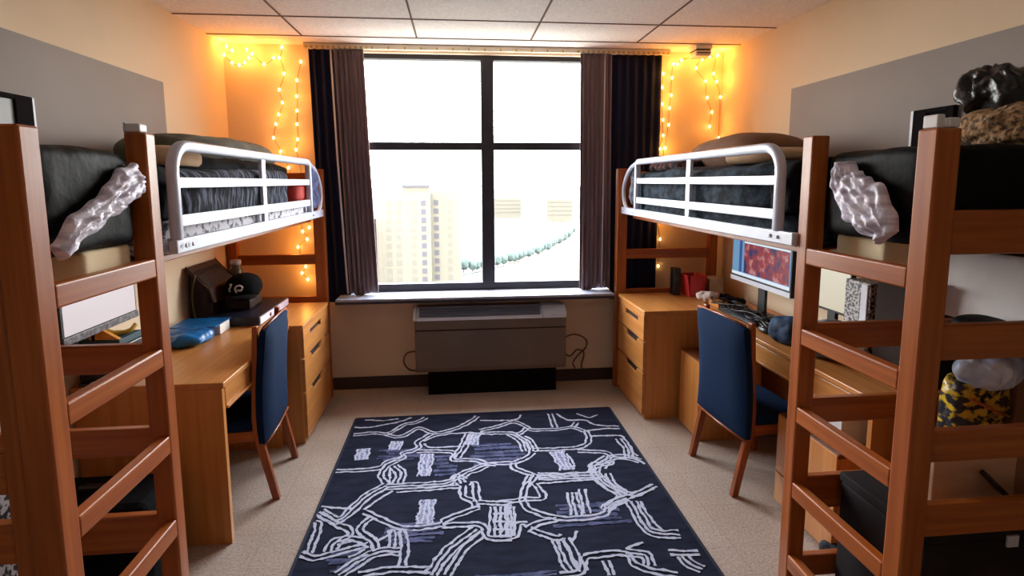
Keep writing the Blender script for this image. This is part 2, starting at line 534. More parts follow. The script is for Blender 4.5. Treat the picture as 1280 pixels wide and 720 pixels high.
boxes('transom', [(WX0 + .06, MX0, WY0 - .005, WY1, TZ0, TZ1)], M_black_frame, win, bevel=.005)
boxes('transom', [(MX1, WX1 - .06, WY0 - .005, WY1, TZ0, TZ1)], M_black_frame, win, bevel=.005)
for xa, xb in ((WX0 + .06, MX0), (MX1, WX1 - .06)):
    for za, zb in ((0.835, TZ0), (TZ1, 2.565)):
        boxes('pane', [(xa, xb, WY0 + .03, WY0 + .034, za, zb)], glass, win)
M_sill = mat('grey_stone_sill', srgb(176, 176, 190), 0.3, col2=srgb(160, 160, 175), scale=(20, 20, 20))
M_silledge = mat('dark_sill_edge', srgb(44, 40, 52), 0.5)
s_ = struct(boxes('trim_3', [(-0.905, 1.205, 3.985, YB + .12, 0.75, 0.775)], M_sill, bevel=.004))
boxes('sill_edge', [(-0.905, 1.205, 3.980, 3.992, 0.738, 0.757)], M_silledge, s_)

# curtain track along the ceiling
tr = thing('curtain_track', 'long pale curtain track with brass gliders above the window', 'curtain rail', (0.2, 4.15, 2.62))
boxes('rail', [(-1.09, 1.66, 4.135, 4.165, 2.606, 2.642)], M_trimwhite, tr, bevel=.003)
M_brass = mat('brass', srgb(196, 160, 70), 0.35, metal=0.7)
for i in range(70):
    x = -1.07 + i * 2.71 / 69
    if -0.62 < x < 0.93 and i % 3:
        continue
    boxes('glider', [(x - .006, x + .006, 4.127, 4.137, 2.606, 2.622)], M_brass, tr)


def curtain(name, label, x0t, x1t, x0b, x1b, z0, z1, y, pleats, amp, m, seed=0, th=.006):
    bm = bmesh.new(); rnd = random.Random(seed)
    nx, nz = pleats * 10, 26
    ph = [rnd.uniform(-.6, .6) for _ in range(pleats + 2)]
    front, back = [], []
    for j in range(nz + 1):
        t = j / nz
        z = z0 + (z1 - z0) * t
        s = t
        xa = x0b + (x0t - x0b) * s; xb = x1b + (x1t - x1b) * s
        rf, rb = [], []
        for i in range(nx + 1):
            u = i / nx
            k = u * pleats
            p_ = ph[int(k)] * (1 - k % 1) + ph[int(k) + 1] * (k % 1)
            a = amp * (0.75 + 0.35 * math.sin(3 * u + seed) + .25 * (1 - t))
            yy = y + a * math.sin(2 * math.pi * k + p_ + .35 * (1 - t) * math.sin(5 * u)) + .006 * noise.noise(Vector((u * 9, t * 5, seed)))
            zz = z + (0.012 * math.sin(7 * u + seed) if j == 0 else 0)
            xx = xa + (xb - xa) * u
            rf.append(bm.verts.new((xx, yy, zz))); rb.append(bm.verts.new((xx, yy + th, zz)))
        front.append(rf); back.append(rb)
    for j in range(nz):
        for i in range(nx):
            for L_, fl in ((front, 0), (back, 1)):
                q = (L_[j][i], L_[j][i + 1], L_[j + 1][i + 1], L_[j + 1][i])
                f = bm.faces.new(q[::-1] if fl else q); f.smooth = True
    for i in range(nx):
        bm.faces.new((front[0][i], back[0][i], back[0][i + 1], front[0][i + 1]))
        bm.faces.new((front[nz][i], front[nz][i + 1], back[nz][i + 1], back[nz][i]))
    for j in range(nz):
        bm.faces.new((front[j][0], front[j + 1][0], back[j + 1][0], back[j][0]))
        bm.faces.new((front[j][nx], back[j][nx], back[j + 1][nx], front[j + 1][nx]))
    o = obj(name, bm, m)
    return tag(o, label, 'curtain', None)


c1 = curtain('curtain', 'dark navy curtain left of the window beside the string lights', -1.06, -0.885, -1.03, -0.82, .72, 2.605, 4.165, 3, .010, M_navy, 1)
c2 = curtain('curtain', 'taupe brown pleated curtain hanging at the left edge of the window', -0.885, -0.665, -0.84, -0.61, .785, 2.605, 4.148, 7, .017, M_brown_curtain, 2)
bm = bmesh.new(); add_tube(bm, [(-0.895, 4.128, 2.6), (-0.875, 4.127, 1.8), (-0.838, 4.124, .79)], .007, 8)
obj('curtain_lining', bm, M_lining, c2, label='pale strip of lining along the edge')
c3 = curtain('curtain', 'taupe brown pleated curtain hanging at the right edge of the window', 0.955, 1.20, 0.965, 1.215, .785, 2.605, 4.148, 7, .017, M_brown_curtain, 3)
bm = bmesh.new(); add_tube(bm, [(1.14, 4.127, 2.6), (1.141, 4.126, 1.8), (1.142, 4.124, .79)], .005, 8)
obj('curtain_lining', bm, M_lining, c3, label='pale strip of lining along the edge')
c4 = curtain('curtain', 'dark navy curtain right of the window, hanging behind the bed frame', 1.20, 1.605, 1.22, 1.60, .70, 2.605, 4.165, 6, .012, M_navy, 4)

# ---------------- wall unit under the window
PT = mat('taupe_metal_cabinet', srgb(118, 100, 84), 0.5, col2=srgb(110, 93, 78), scale=(3, 3, 3))
pt = thing('wall_air_conditioner', 'grey wall air conditioner under the window with a slatted silver top grille', 'air conditioner', (0.25, 4.1, 0.05))
bm = bmesh.new()
add_prism(bm, [(3.985, .195), (3.975, .23), (3.975, .595), (3.985, .615), (4.045, .665), (YB, .672), (YB, .195)], 'x', -0.33, 0.825)
obj('cabinet', bm, PT, pt, bevel=.008)
boxes('panel_seam', [(-0.325, 0.82, 3.972, 3.978, .520, .530)], dark_edge, pt)
bm = bmesh.new(); add_prism(bm, [(3.968, .60), (3.976, .622), (4.04, .676), (4.10, .682), (4.10, .66), (4.0, .60)], 'x', -0.315, 0.64)
obj('grille_frame', bm, M_silver, pt, bevel=.003)
bm = bmesh.new()
M_grille = mat('dark_grille', srgb(52, 56, 70), 0.4)
add_prism(bm, [(3.975, .6285), (4.035, .680), (4.036, .683), (3.974, .632)], 'x', -0.295, 0.625)
obj('grille', bm, M_grille, pt)
bm = bmesh.new()
for i in range(6):
    y = 3.981 + i * .0105; z = .636 + i * .0088
    add_box(bm, -0.295, 0.625, y - .0018, y + .0018, z - .004, z + .006)
obj('louvre', bm, mat('louvre_metal', srgb(120, 126, 144), 0.35), pt)
bm = bmesh.new(); add_prism(bm, [(3.966, .60), (3.974, .63), (4.04, .684), (4.12, .69), (4.12, .60)], 'x', 0.642, 0.83)
obj('control_lid', bm, M_silver, pt, bevel=.006)
bm = bmesh.new(); add_prism(bm, [(3.966, .60), (3.974, .63), (4.04, .684), (4.12, .69), (4.12, .60)], 'x', -0.342, -0.317)
obj('end_cap', bm, M_white, pt, bevel=.006)
boxes('shade_block', [(-0.24, 0.76, 4.03, YB - .011, 0.0, .195)], mat('under_unit_shade', srgb(18, 14, 12), 0.9, spec=.1), pt)  # near-black block stands in for the shadow beneath the unit
bm = bmesh.new()
add_tube(bm, smooth_path([(0.826, 4.19, .36), (0.93, 4.185, .40), (1.03, 4.19, .36), (1.04, 4.195, .29), (0.97, 4.19, .22), (0.93, 4.19, .16), (0.95, 4.195, .11)]), .006, 6)
add_tube(bm, smooth_path([(0.826, 4.195, .27), (0.9, 4.18, .22), (0.96, 4.185, .27), (1.02, 4.19, .24), (1.0, 4.19, .14), (1.01, 4.195, .10)]), .006, 6)
obj('power_cord', bm, mat('brown_cord', srgb(110, 78, 58), 0.6), pt, label='looped brown cord at the right side')
bm = bmesh.new()
add_tube(bm, smooth_path([(-0.33, 4.19, .30), (-0.41, 4.185, .29), (-0.44, 4.19, .22), (-0.40, 4.195, .15), (-0.33, 4.195, .14)]), .006, 6)
obj('power_cord', bm, MATS['brown_cord'], pt, label='short brown cord at the left side')

# ---------------- small white unit on the ceiling
sd = thing('ceiling_sensor', 'small white slotted unit on the ceiling above the right string lights', 'sensor', (1.84, 4.02, ZC))
boxes('housing', [(1.775, 1.905, 3.95, 4.08, ZC - .035, ZC)], M_white, sd, bevel=.008)
boxes('lower_housing', [(1.78, 1.90, 3.955, 4.075, ZC - .085, ZC - .045)], M_white, sd, bevel=.008)
boxes('slot', [(1.785, 1.895, 3.96, 4.07, ZC - .05, ZC - .03), (1.79, 1.89, 3.953, 3.957, ZC - .066, ZC - .058)], M_black_plastic, sd)

# ================================================================== RUG
RX0, RX1, RY0, RY1 = -0.715, 1.072, 1.15, 3.632
rug_m = mat('navy_rug_pile', srgb(38, 40, 58), 0.95, spec=.1, col2=srgb(25, 27, 42), scale=(7, 22, 7), detail=6, bump=0.5, bump_scale=260)
rug_l = mat('pale_rug_pile', srgb(184, 184, 202), 0.95, col2=srgb(120, 124, 156), scale=(46, 46, 46), lo=.25, hi=.42, bump=0.5, bump_scale=260)
rug_w = mat('worn_rug_pile', srgb(86, 90, 126), 0.95, col2=srgb(44, 50, 84), scale=(16, 36, 16), lo=.40, hi=.60, bump=0.5, bump_scale=260)
TH = math.radians(-0.9)
rug = boxes('area_rug', [(RX0, RX1, RY0, RY1, 0.001, 0.012)], rug_m, bevel=.003)
tag(rug, 'navy rug with a pale sketched stone pattern in the aisle between the beds', 'rug')
boxes('rug_binding', [(RX0 - .010, RX0 + .004, RY0, RY1, 0.001, 0.014), (RX1 - .004, RX1 + .010, RY0, RY1, 0.001, 0.014),
                      (RX0, RX1, RY1 - .006, RY1 + .008, 0.001, 0.014), (RX0, RX1, RY0 - .008, RY0 + .006, 0.001, 0.014)],
      mat('dark_rug_binding', srgb(22, 24, 44), 0.9), rug)


STRIPS = [0]


def strip(bm, pts, w, z, mi=0, wob=0.0, seed=0):
    P = [Vector((p[0], p[1], 0)) for p in pts]
    if len(P) > 2:
        P = smooth_path(P, 4)
    Q = []
    for i in range(len(P) - 1):
        n = max(1, int((P[i + 1] - P[i]).length / .012))
        for k in range(n):
            Q.append(P[i].lerp(P[i + 1], k / n))
    Q.append(P[-1])
    prev = None
    STRIPS[0] += 1
    z = z + STRIPS[0] * 5e-6
    for i, p in enumerate(Q):
        t = (Q[min(i + 1, len(Q) - 1)] - Q[max(i - 1, 0)])
        if t.length < 1e-9:
            continue
        t.normalize(); s = Vector((-t.y, t.x, 0))
        c = p + s * wob * noise.noise(Vector((p.x * 24, p.y * 24, seed)))
        ww = w * (0.8 + 0.7 * noise.noise(Vector((p.x * 70 + 5, p.y * 70, seed + 3))))
        a, b = c - s * ww / 2, c + s * ww / 2
        for q in (a, b):
            q.x = min(max(q.x, RX0 + .006), RX1 - .006); q.y = min(max(q.y, RY0 + .008), RY1 - .008)
        cur = (bm.verts.new((a.x, a.y, z)), bm.verts.new((b.x, b.y, z)))
        if prev:
            f = bm.faces.new((prev[0], prev[1], cur[1], cur[0])); f.material_index = mi
        prev = cur


def off_path(pts, d):
    P = [Vector((p[0], p[1], 0)) for p in pts]
    out = []
    for i, p in enumerate(P):
        t = (P[min(i + 1, len(P) - 1)] - P[max(i - 1, 0)]).normalized()
        out.append(p + Vector((-t.y, t.x, 0)) * d)
    return out


bm = bmesh.new()
lines = list(RUG_LINES)
# the near end of the rug, below the photo's lower edge, repeats the pattern
lines += [(k, [(0.36 - p[0], 3.97 - p[1]) for p in pts]) for k, pts in RUG_LINES if max(p[1] for p in pts) < 2.75 and k != 'w']
for n_, (k, pts) in enumerate(lines):
    if k == 's':
        strip(bm, pts, .018, .0145, 0, .008, n_)
    elif k == 'd':
        for d in (-.015, .015):
            strip(bm, off_path(pts, d), .016, .0145, 0, .008, n_ + d * 50)
    elif k == 't':
        for d in (-.026, 0, .026):
            strip(bm, off_path(pts, d), .016, .0145, 0, .009, n_ + d * 50)
    elif k == 'w':
        strip(bm, pts, .085, .0142, 1, .01, n_)
        for d in (-.035, -.012, .012, .035):
            strip(bm, off_path(pts, d), .014, .0147, 0, .014, n_ + d * 50)
for i, (x, y, w, h) in enumerate([(0.22, 3.05, .34, .22), (-.35, 3.1, .3, .12), (-.1, 2.95, .2, .2), (0.62, 2.42, .4, .16), (-.22, 2.36, .3, .14), (-.5, 2.2, .2, .12), (.2, 2.0, .4, .1)]):
    for q in range(6):
        yy = y - h / 2 + h * q / 5
        strip(bm, [(x - w / 2 + random.uniform(0, .08), yy), (x, yy + random.uniform(-.01, .01)), (x + w / 2 - random.uniform(0, .08), yy)], h / 6, .0128, 2, .004, i * 7 + q)
obj('rug_pattern', bm, [rug_l, mat('pale_rug_patch', srgb(170, 172, 196), .95, col2=srgb(90, 94, 130), scale=(60, 60, 60)), rug_w], rug, label='pale hand-drawn looking outlines of cells', recalc=False)

# ================================================================== LOFT BEDS
Z_RUNG = [1.392, 1.087, 0.780, 0.475, 0.172]


def loft_bed(side, label, L):
    """side=+1: right bed, aisle on its -x side; side=-1: left bed"""
    s = side
    ax, wx, pw = L['ax'], L['wx'], L['pw']      # aisle face x, wall-side face x, post width
    X = lambda d: ax + s * d                     # d metres in from the aisle face
    bed = thing('loft_bed', label, 'bed', ((ax + wx) / 2, 2.8, 0))

    def bx(name, d0, d1, y0, y1, z0, z1, m, bevel=.006, lab=None, parent=bed):
        a, b = sorted((X(d0), X(d1)))
        return boxes(name, [(a, b, y0, y1, z0, z1)], m, parent, bevel, lab)
    D = abs(wx - ax)
    # posts
    bx('post', 0, pw, 1.337, 1.402, 0, L['zn'], oak('z'))
    bx('post', D - .07, D, 1.337, 1.402, 0, L['zn'], oak('z'))
    bx('post', 0, .066, 1.845, 1.903, 0, 1.80, oak('z'))
    bx('post', D - .065, D, 1.845, 1.903, 0, 1.80, oak('z'))
    bd = L['bd']
    bx('post', bd, bd + .08, 4.035, 4.098, 0, 1.735, oak('z'))
    bx('post', D - .065, D, 4.035, 4.098, 0, 1.735, oak('z'))
    if L['strip']:
        bx('post_cover_board', pw + .003, pw + .045, 1.345, 1.395, 0, L['zn'] + .002, oak('z'))
    e = pw + (.046 if L['strip'] else 0)
    for z0, z1 in L['near_rails']:
        bx('rail', e, D - .07, 1.352, 1.387, z0, z1, oak('x'))
    for z0, z1 in [(1.10, 1.0), (.805, .705), (.487, .35), (.15, .06)]:
        bx('rail', .066, D - .065, 1.858, 1.892, z1, z0, oak('x'))
    for z0, z1 in [(1.71, 1.43), (1.11, 1.035), (.795, .745), (.45, .35), (.16, .06)]:
        bx('rail', bd + .08, D - .065, 4.05, 4.082, z1, z0, oak('x'))
    # wall side stretchers
    for z0, z1 in [(1.36, 1.43), (.10, .17)]:
        bx('stretcher', D - .05, D - .02, 1.903, 4.035, z0, z1, oak('y'))
        bx('stretcher', D - .05, D - .02, 1.402, 1.845, z0, z1, oak('y'))
    bx('deck', .07, D - .05, 1.92, 4.02, 1.355, 1.378, oak('y'), .003)
    bx('deck', .05, .28, 1.60, 1.842, 1.320, 1.332, oak('x'), .003)
    # ladder rungs between the two aisle posts
    for z in Z_RUNG:
        bm = bmesh.new()
        xa, xb = sorted((X(0.0), X(0.036)))
        add_box(bm, xa, xb, 1.4, 1.847, z - .062, z)
        obj('ladder_rung', bm, oak('y'), bed, bevel=.006, segs=3)
    # white metal side rail and guard rail
    gx = X(-.006)
    bx('side_rail', -.018, .012, L['sy'], 4.033, 1.392, 1.442, M_white_metal, .004, 'long white steel side rail')
    bm = bmesh.new()
    T = 1.772
    y0, y1 = L['gy'], 3.715
    loop = [(y0, 1.44), (y0, 1.66)]
    for k in range(0, 7):
        a = math.pi / 2 * k / 6
        loop.append((y0 + .10 - .10 * math.cos(a), T - .10 + .10 * math.sin(a)))
    loop += [(2.6, T), (3.2, T)]
    for k in range(0, 5):
        a = math.pi / 2 * k / 4
        loop.append((y1 - .03 + .03 * math.sin(a), T - .03 + .03 * math.cos(a)))
    loop += [(y1, 1.6), (y1, 1.44)]
    add_tube(bm, [(gx, y, z) for y, z in loop], .021, 10, ry=.019, up=(1, 0, 0), sq=3.2)
    for z, h in ((1.640, .019), (1.505, .021)):
        add_box(bm, gx - .011, gx + .011, y0, y1, z - h, z + h)
    add_box(bm, gx - .0085, gx + .0085, 2.832, 2.884, 1.44, T)
    gr = obj('guard_rail', bm, M_white_metal, bed, bevel=.003, label='white steel tube guard rail')
    bm = bmesh.new()
    hoop = smooth_path([(3.73, 1.765), (3.86, 1.73), (3.97, 1.66), (4.018, 1.56), (3.985, 1.47), (3.90, 1.425), (3.74, 1.42)], 5)
    add_tube(bm, [(gx, p[0], p[1]) for p in [(q.x, q.y) for q in [Vector((a.x, a.y, 0)) for a in [Vector((h.x, h.y, 0)) for h in hoop]]]], .015, 8, up=(1, 0, 0))
    obj('rail_hoop', bm, M_white_metal, gr)
    # bolts
    for y in (2.0, 2.05, 3.74):
        bm = bmesh.new(); add_lathe(bm, [(.004, 0), (.008, .001), (.008, .004), (.003, .006)], (gx - s * .012 if False else X(-.024), y, 1.418), 'x', 10)
        obj('bolt', bm, M_silver, bed)
    return bed


bedR = loft_bed(1, 'oak loft bed on the right with ladder rungs and a white guard rail', dict(
    ax=1.279, wx=2.05, pw=.072, zn=1.778, bd=-.045, strip=False, gy=2.020, sy=1.905,
    near_rails=[(1.432, 1.556), (1.127, 1.230), (.820, .914), (.586, .684), (.06, .16)]))
bedL = loft_bed(-1, 'oak loft bed on the left with ladder rungs and a white guard rail', dict(
    ax=-0.989, wx=-1.665, pw=.075, zn=1.775, bd=-.018, strip=True, gy=1.982, sy=1.955,
    near_rails=[(1.432, 1.556), (1.118, 1.232), (.875, .985), (.69, .796), (.06, .16)]))
# fix of the order above: rails are given (low, high)

# ---------------- bedding
M_quilt = mat('charcoal_quilt', srgb(44, 50, 62), 0.85, col2=srgb(20, 24, 34), scale=(50, 7, 30), detail=5, lo=.35, hi=.6, bump=.5, bump_scale=30)
M_quiltlight = mat('grey_printed_quilt', srgb(112, 118, 140), 0.9, spec=.15, col2=srgb(18, 20, 28), scale=(16, 46, 9), detail=6, lo=.47, hi=.66, bump=.5, bump_scale=30)
M_red = mat('red_cloth', srgb(186, 44, 26), 0.8, col2=srgb(150, 30, 20), scale=(20, 20, 20))
M_whitecloth = mat('white_printed_sheet', srgb(206, 206, 214), 0.8, col2=srgb(84, 84, 100), scale=(9, 28, 30), lo=.38, hi=.5)
M_olive = mat('olive_grey_blanket', srgb(96, 92, 72), 0.9, col2=srgb(66, 64, 54), scale=(6, 6, 6), bump=.4, bump_scale=25)
M_tan = mat('tan_pillow_cloth', srgb(200, 166, 130), 0.85)
M_brownp = mat('brown_pillow_cloth', srgb(124, 84, 56), 0.85, col2=srgb(104, 68, 46), scale=(5, 5, 5))
M_slate = mat('slate_quilt', srgb(50, 62, 74), 0.9, spec=.15, col2=srgb(18, 24, 32), scale=(26, 14, 26), detail=6, lo=.38, hi=.6, bump=.5, bump_scale=40)


def soft(name, label, cat, c, half, m, p=4, amp=.01, freq=6, seed=1, sub=5, group=None, **k):
    bm = bmesh.new(); add_blob(bm, c, half, p, amp, freq, seed, sub, **k)
    o = obj(name, bm, m)
    return tag(o, label, cat, group)


# right bed
soft('mattress', 'mattress on the right loft bed in a white printed sheet, behind the lowest guard bar', 'mattress', (1.665, 2.975, 1.445), (.355, 1.04, .064), M_slate, 14, .004, 5, 2)
soft('comforter', 'slate grey comforter spread over the right loft bed behind the white bars', 'comforter', (1.665, 3.05, 1.60), (.365, .95, .115), M_slate, 7, .022, 5, 3, sub=6, fold=(1, .6, 1.2), flat_bottom=1.512)
soft('pillow', 'brown pillow humped on the far half of the right loft bed', 'pillow', (1.75, 3.18, 1.79), (.24, .44, .125), M_brownp, 2.6, .015, 3, 5, flat_bottom=1.70)
soft('pillow', 'tan pillow lying low beside the brown pillow on the right loft bed', 'pillow', (1.56, 2.56, 1.755), (.17, .25, .045), M_tan, 2.8, .01, 4, 6, flat_bottom=1.722)
soft('blanket', 'dark patterned blanket bunched at the foot of the right loft bed', 'blanket', (1.50, 3.52, 1.74), (.16, .30, .05), mat('dark_flower_cloth', srgb(120, 60, 56), .85, col2=srgb(20, 20, 28), scale=(30, 30, 30), lo=.5, hi=.62), 2.6, .03, 9, 8)
soft('comforter', 'black bedding hanging at the near end of the right guard rail', 'comforter', (1.66, 2.05, 1.59), (.36, .135, .135), M_black, 5, .014, 7, 9, flat_bottom=1.512)
# left bed
soft('mattress', 'mattress on the left loft bed in a white printed sheet behind the lowest guard bar', 'mattress', (-1.325, 2.975, 1.445), (.315, 1.04, .064), M_whitecloth, 14, .004, 5, 12)
soft('comforter', 'charcoal comforter with pale streaks spread over the left loft bed', 'comforter', (-1.325, 2.75, 1.595), (.325, .74, .112), M_quiltlight, 7, .02, 5, 13, sub=6, fold=(1, .6, 1.2), flat_bottom=1.512)
soft('red_blanket', 'bright red folded blanket at the foot of the left loft bed', 'blanket', (-1.325, 3.72, 1.575), (.32, .20, .065), M_red, 6, .008, 6, 14, flat_bottom=1.512)
soft('blanket', 'olive grey blanket heaped over the charcoal comforter on the left loft bed', 'blanket', (-1.37, 3.16, 1.765), (.24, .66, .12), M_olive, 3.0, .02, 3, 15, sub=6, flat_bottom=1.705)
soft('blanket', 'black crumpled blanket on the left loft bed just inside the top guard bar', 'blanket', (-1.17, 2.9, 1.71), (.13, .78, .042), M_black, 3, .016, 9, 16, flat_bottom=1.69)
soft('pillow', 'small tan pillow at the near corner of the left loft bed', 'pillow', (-1.13, 2.26, 1.735), (.09, .16, .05), M_tan, 2.6, .006, 4, 17, flat_bottom=1.705)
soft('comforter', 'black bedding at the near end of the left guard rail', 'comforter', (-1.33, 2.03, 1.59), (.31, .115, .13), M_black, 5, .014, 7, 18, flat_bottom=1.512)
soft('garment', 'blue grey garment draped over the foot end of the left loft bed', 'clothes', (-1.00, 3.86, 1.61), (.035, .085, .15), mat('blue_grey_cloth', srgb(88, 98, 150), .85, col2=srgb(40, 44, 80), scale=(16, 16, 16)), 3, .018, 11, 19)
soft('garment', 'grey printed garment draped over the foot end of the right loft bed', 'clothes', (1.31, 3.86, 1.60), (.03, .085, .14), mat('grey_print_cloth', srgb(124, 126, 146), .85, col2=srgb(40, 42, 58), scale=(16, 30, 16)), 3, .018, 11, 20)

# ---------------- black bags between the near posts
def top_slope(q):
    return q
bagR = thing('black_bag', 'big black bag lying across the near end of the right loft bed', 'bag', (1.68, 1.62, 1.40))
bm = bmesh.new(); add_blob(bm, (1.675, 1.623, 1.59), (.352, .216, .150), 11, .010, 5, 31, 6, flat_bottom=1.448)
obj('bag_body', bm, M_blackbag, bagR)
bagL = thing('black_bag', 'big black bag lying across the near end of the left loft bed', 'bag', (-1.33, 1.62, 1.40))
bm = bmesh.new(); add_blob(bm, (-1.335, 1.623, 1.59), (.315, .216, .150), 11, .010, 5, 32, 6, flat_bottom=1.448)
obj('bag_body', bm, M_blackbag, bagL)

plastic = mat('thin_white_plastic', srgb(236, 230, 246), 0.4, col2=srgb(186, 178, 200), scale=(14, 14, 50), detail=6, lo=.38, hi=.62, bump=.8, bump_scale=24)
bm = bmesh.new()


def crumple(bm, pts, w, d, seed, nrm):
    """a crumpled strip of plastic film following pts, bulging along nrm"""
    P = smooth_path(pts, 8)
    W = smooth_path([(a, 0, 0) for a in w], 8)
    nrm = Vector(nrm)
    nu = 22
    rows = []; rows2 = []
    for i, p in enumerate(P):
        t = (P[min(i + 1, len(P) - 1)] - P[max(i - 1, 0)]).normalized()
        s = t.cross(nrm).normalized()
        r, r2_ = [], []
        for k in range(nu + 1):
            u = k / nu * 2 - 1
            ww = W[min(i, len(W) - 1)].x * (1 + .35 * noise.noise(Vector((i * .22, seed, 2 * (u > 0)))))
            q = p + s * u * ww
            h = d * (1 - u * u) ** .5 * (0.6 + 0.8 * abs(noise.fractal(Vector((u * 3.2 + seed, i * .05, seed)), 1, 2, 3)))
            h += .012 * noise.noise(Vector((q.x * 45, q.y * 45, q.z * 45 + seed)))
            r.append(bm.verts.new(q + nrm * (h + .003))); r2_.append(bm.verts.new(q - nrm * .004))
        rows.append(r); rows2.append(r2_)
    for R_, fl in ((rows, 0), (rows2, 1)):
        for i in range(len(R_) - 1):
            for k in range(nu):
                f = bm.faces.new((R_[i][k], R_[i][k + 1], R_[i + 1][k + 1], R_[i + 1][k])); f.smooth = True
    n = len(rows)
    for i in range(n - 1):
        bm.faces.new((rows[i][0], rows[i + 1][0], rows2[i + 1][0], rows2[i][0]))
        bm.faces.new((rows[i][nu], rows[i + 1][nu], rows2[i + 1][nu], rows2[i][nu]))
    for k in range(nu):
        bm.faces.new((rows[0][k], rows[0][k + 1], rows2[0][k + 1], rows2[0][k]))
        bm.faces.new((rows[n - 1][k], rows[n - 1][k + 1], rows2[n - 1][k + 1], rows2[n - 1][k]))


crumple(bm, [(1.308, 1.70, 1.70), (1.302, 1.69, 1.64), (1.298, 1.63, 1.58), (1.298, 1.55, 1.53), (1.302, 1.50, 1.465)], [.028, .062, .075, .078, .04], .04, 3, (-1, 0, 0))
o = obj('plastic_wrap', bm, plastic)
tag(o, 'crumpled white plastic bag hanging on the black bag of the right loft bed', 'plastic bag')
bm = bmesh.new()
crumple(bm, [(-1.006, 1.81, 1.655), (-1.002, 1.72, 1.62), (-1.000, 1.62, 1.568), (-1.000, 1.52, 1.525), (-1.006, 1.435, 1.465)], [.052, .050, .042, .034, .024], .026, 8, (1, 0, 0))
o = obj('plastic_wrap', bm, plastic)
tag(o, 'crumpled white plastic strip across the black bag of the left loft bed', 'plastic bag')

# cream pads under the bags
soft('foam_pad', 'cream foam pad under the black bag on the right loft bed', 'foam pad', (1.47, 1.715, 1.391), (.09, .118, .056), M_cream, 16, .002, 5, 41)
soft('foam_pad', 'cream foam pad under the black bag on the left loft bed', 'foam pad', (-1.19, 1.715, 1.391), (.14, .118, .056), M_cream, 16, .002, 5, 42)
soft('paper_wad', 'small crumpled white paper beside the cream pad on the right loft bed', 'paper', (1.352, 1.79, 1.355), (.022, .035, .03), M_white, 2.2, .010, 16, 43, sub=4, flat_bottom=1.3325)

# top of the right bag: black plastic bundle and tan fur throw
M_fur = mat('tan_fur', srgb(176, 138, 96), 0.85, col2=srgb(84, 58, 40), scale=(7, 60, 60), detail=6, lo=.40, hi=.56, bump=1, bump_scale=60)
soft('throw_blanket', 'tan striped fur throw lying on the black bag at the right edge', 'blanket', (1.865, 1.60, 1.80), (.19, .17, .085), M_fur, 2.6, .018, 8, 51, fold=(1, 2, 3), flat_bottom=1.735)
soft('black_bundle', 'black plastic bundle on the tan throw at the right wall', 'bag', (1.90, 1.66, 1.925), (.175, .12, .075), mat('glossy_black_film', srgb(30, 27, 32), .3, col2=srgb(12, 11, 13), scale=(20, 20, 20), bump=1, bump_scale=22), 3.6, .03, 9, 52, ridged=True, flat_bottom=1.85)

# white clips on the posts
t = thing('clip_lamp', 'white clip lamp on top of the far ladder post of the left bed', 'lamp', (-1.03, 1.875, 1.80))
boxes('lamp_head', [(-1.054, -1.008, 1.852, 1.897, 1.802, 1.830)], M_white, t, .005)
boxes('clip', [(-1.064, -1.055, 1.862, 1.887, 1.8, 1.834)], M_silver, t, .003)
t = thing('clip_lamp', 'white clip lamp on top of the near ladder post of the right bed', 'lamp', (1.33, 1.372, 1.778))
boxes('lamp_head', [(1.318, 1.395 - .045, 1.345, 1.40, 1.780, 1.806)], M_white, t, .004)
boxes('clip', [(1.288, 1.310, 1.35, 1.398, 1.779, 1.815)], M_white, t, .004)


M_matteblack = mat('matte_black_frame', srgb(24, 20, 24), .9, spec=.1)


def picture(x, y0, y1, z0, z1, label, s, fw, pm):
    t = thing('framed_picture', label, 'picture', (x, (y0 + y1) / 2, z0))
    a, b = sorted((x, x + s * .022)); c, d = sorted((x + s * .018, x + s * .026))
    boxes('frame', [(a, b, y0, y0 + .03, z0, z1), (a, b, y1 - fw, y1, z0, z1), (a, b, y0 + .03, y1 - fw, z1 - .02, z1), (a, b, y0 + .03, y1 - fw, z0, z0 + .03)], M_matteblack, t, .003)
    a, b = sorted((x + s * .002, x + s * .012))
    boxes('print', [(a, b, y0 + .03, y1 - fw, z0 + .03, z1 - .02)], pm, t)
    boxes('backing_edge', [(min(x, x + s * .01), max(x, x + s * .01), y1, y1 + .025, z0, z1)], M_silver, t)
    return t


picture(XR - .004, 2.13, 2.335, 1.74, 1.955, 'narrow dark framed picture on the right wall behind the near post', -1, .07, M_matteblack)
picture(XL + .004, 1.9, 2.32, 1.74, 1.975, 'pale picture with a wide black edge on the left wall behind the near post', 1, .085, mat('pale_print', srgb(206, 214, 218), .6, col2=srgb(196, 204, 208)))
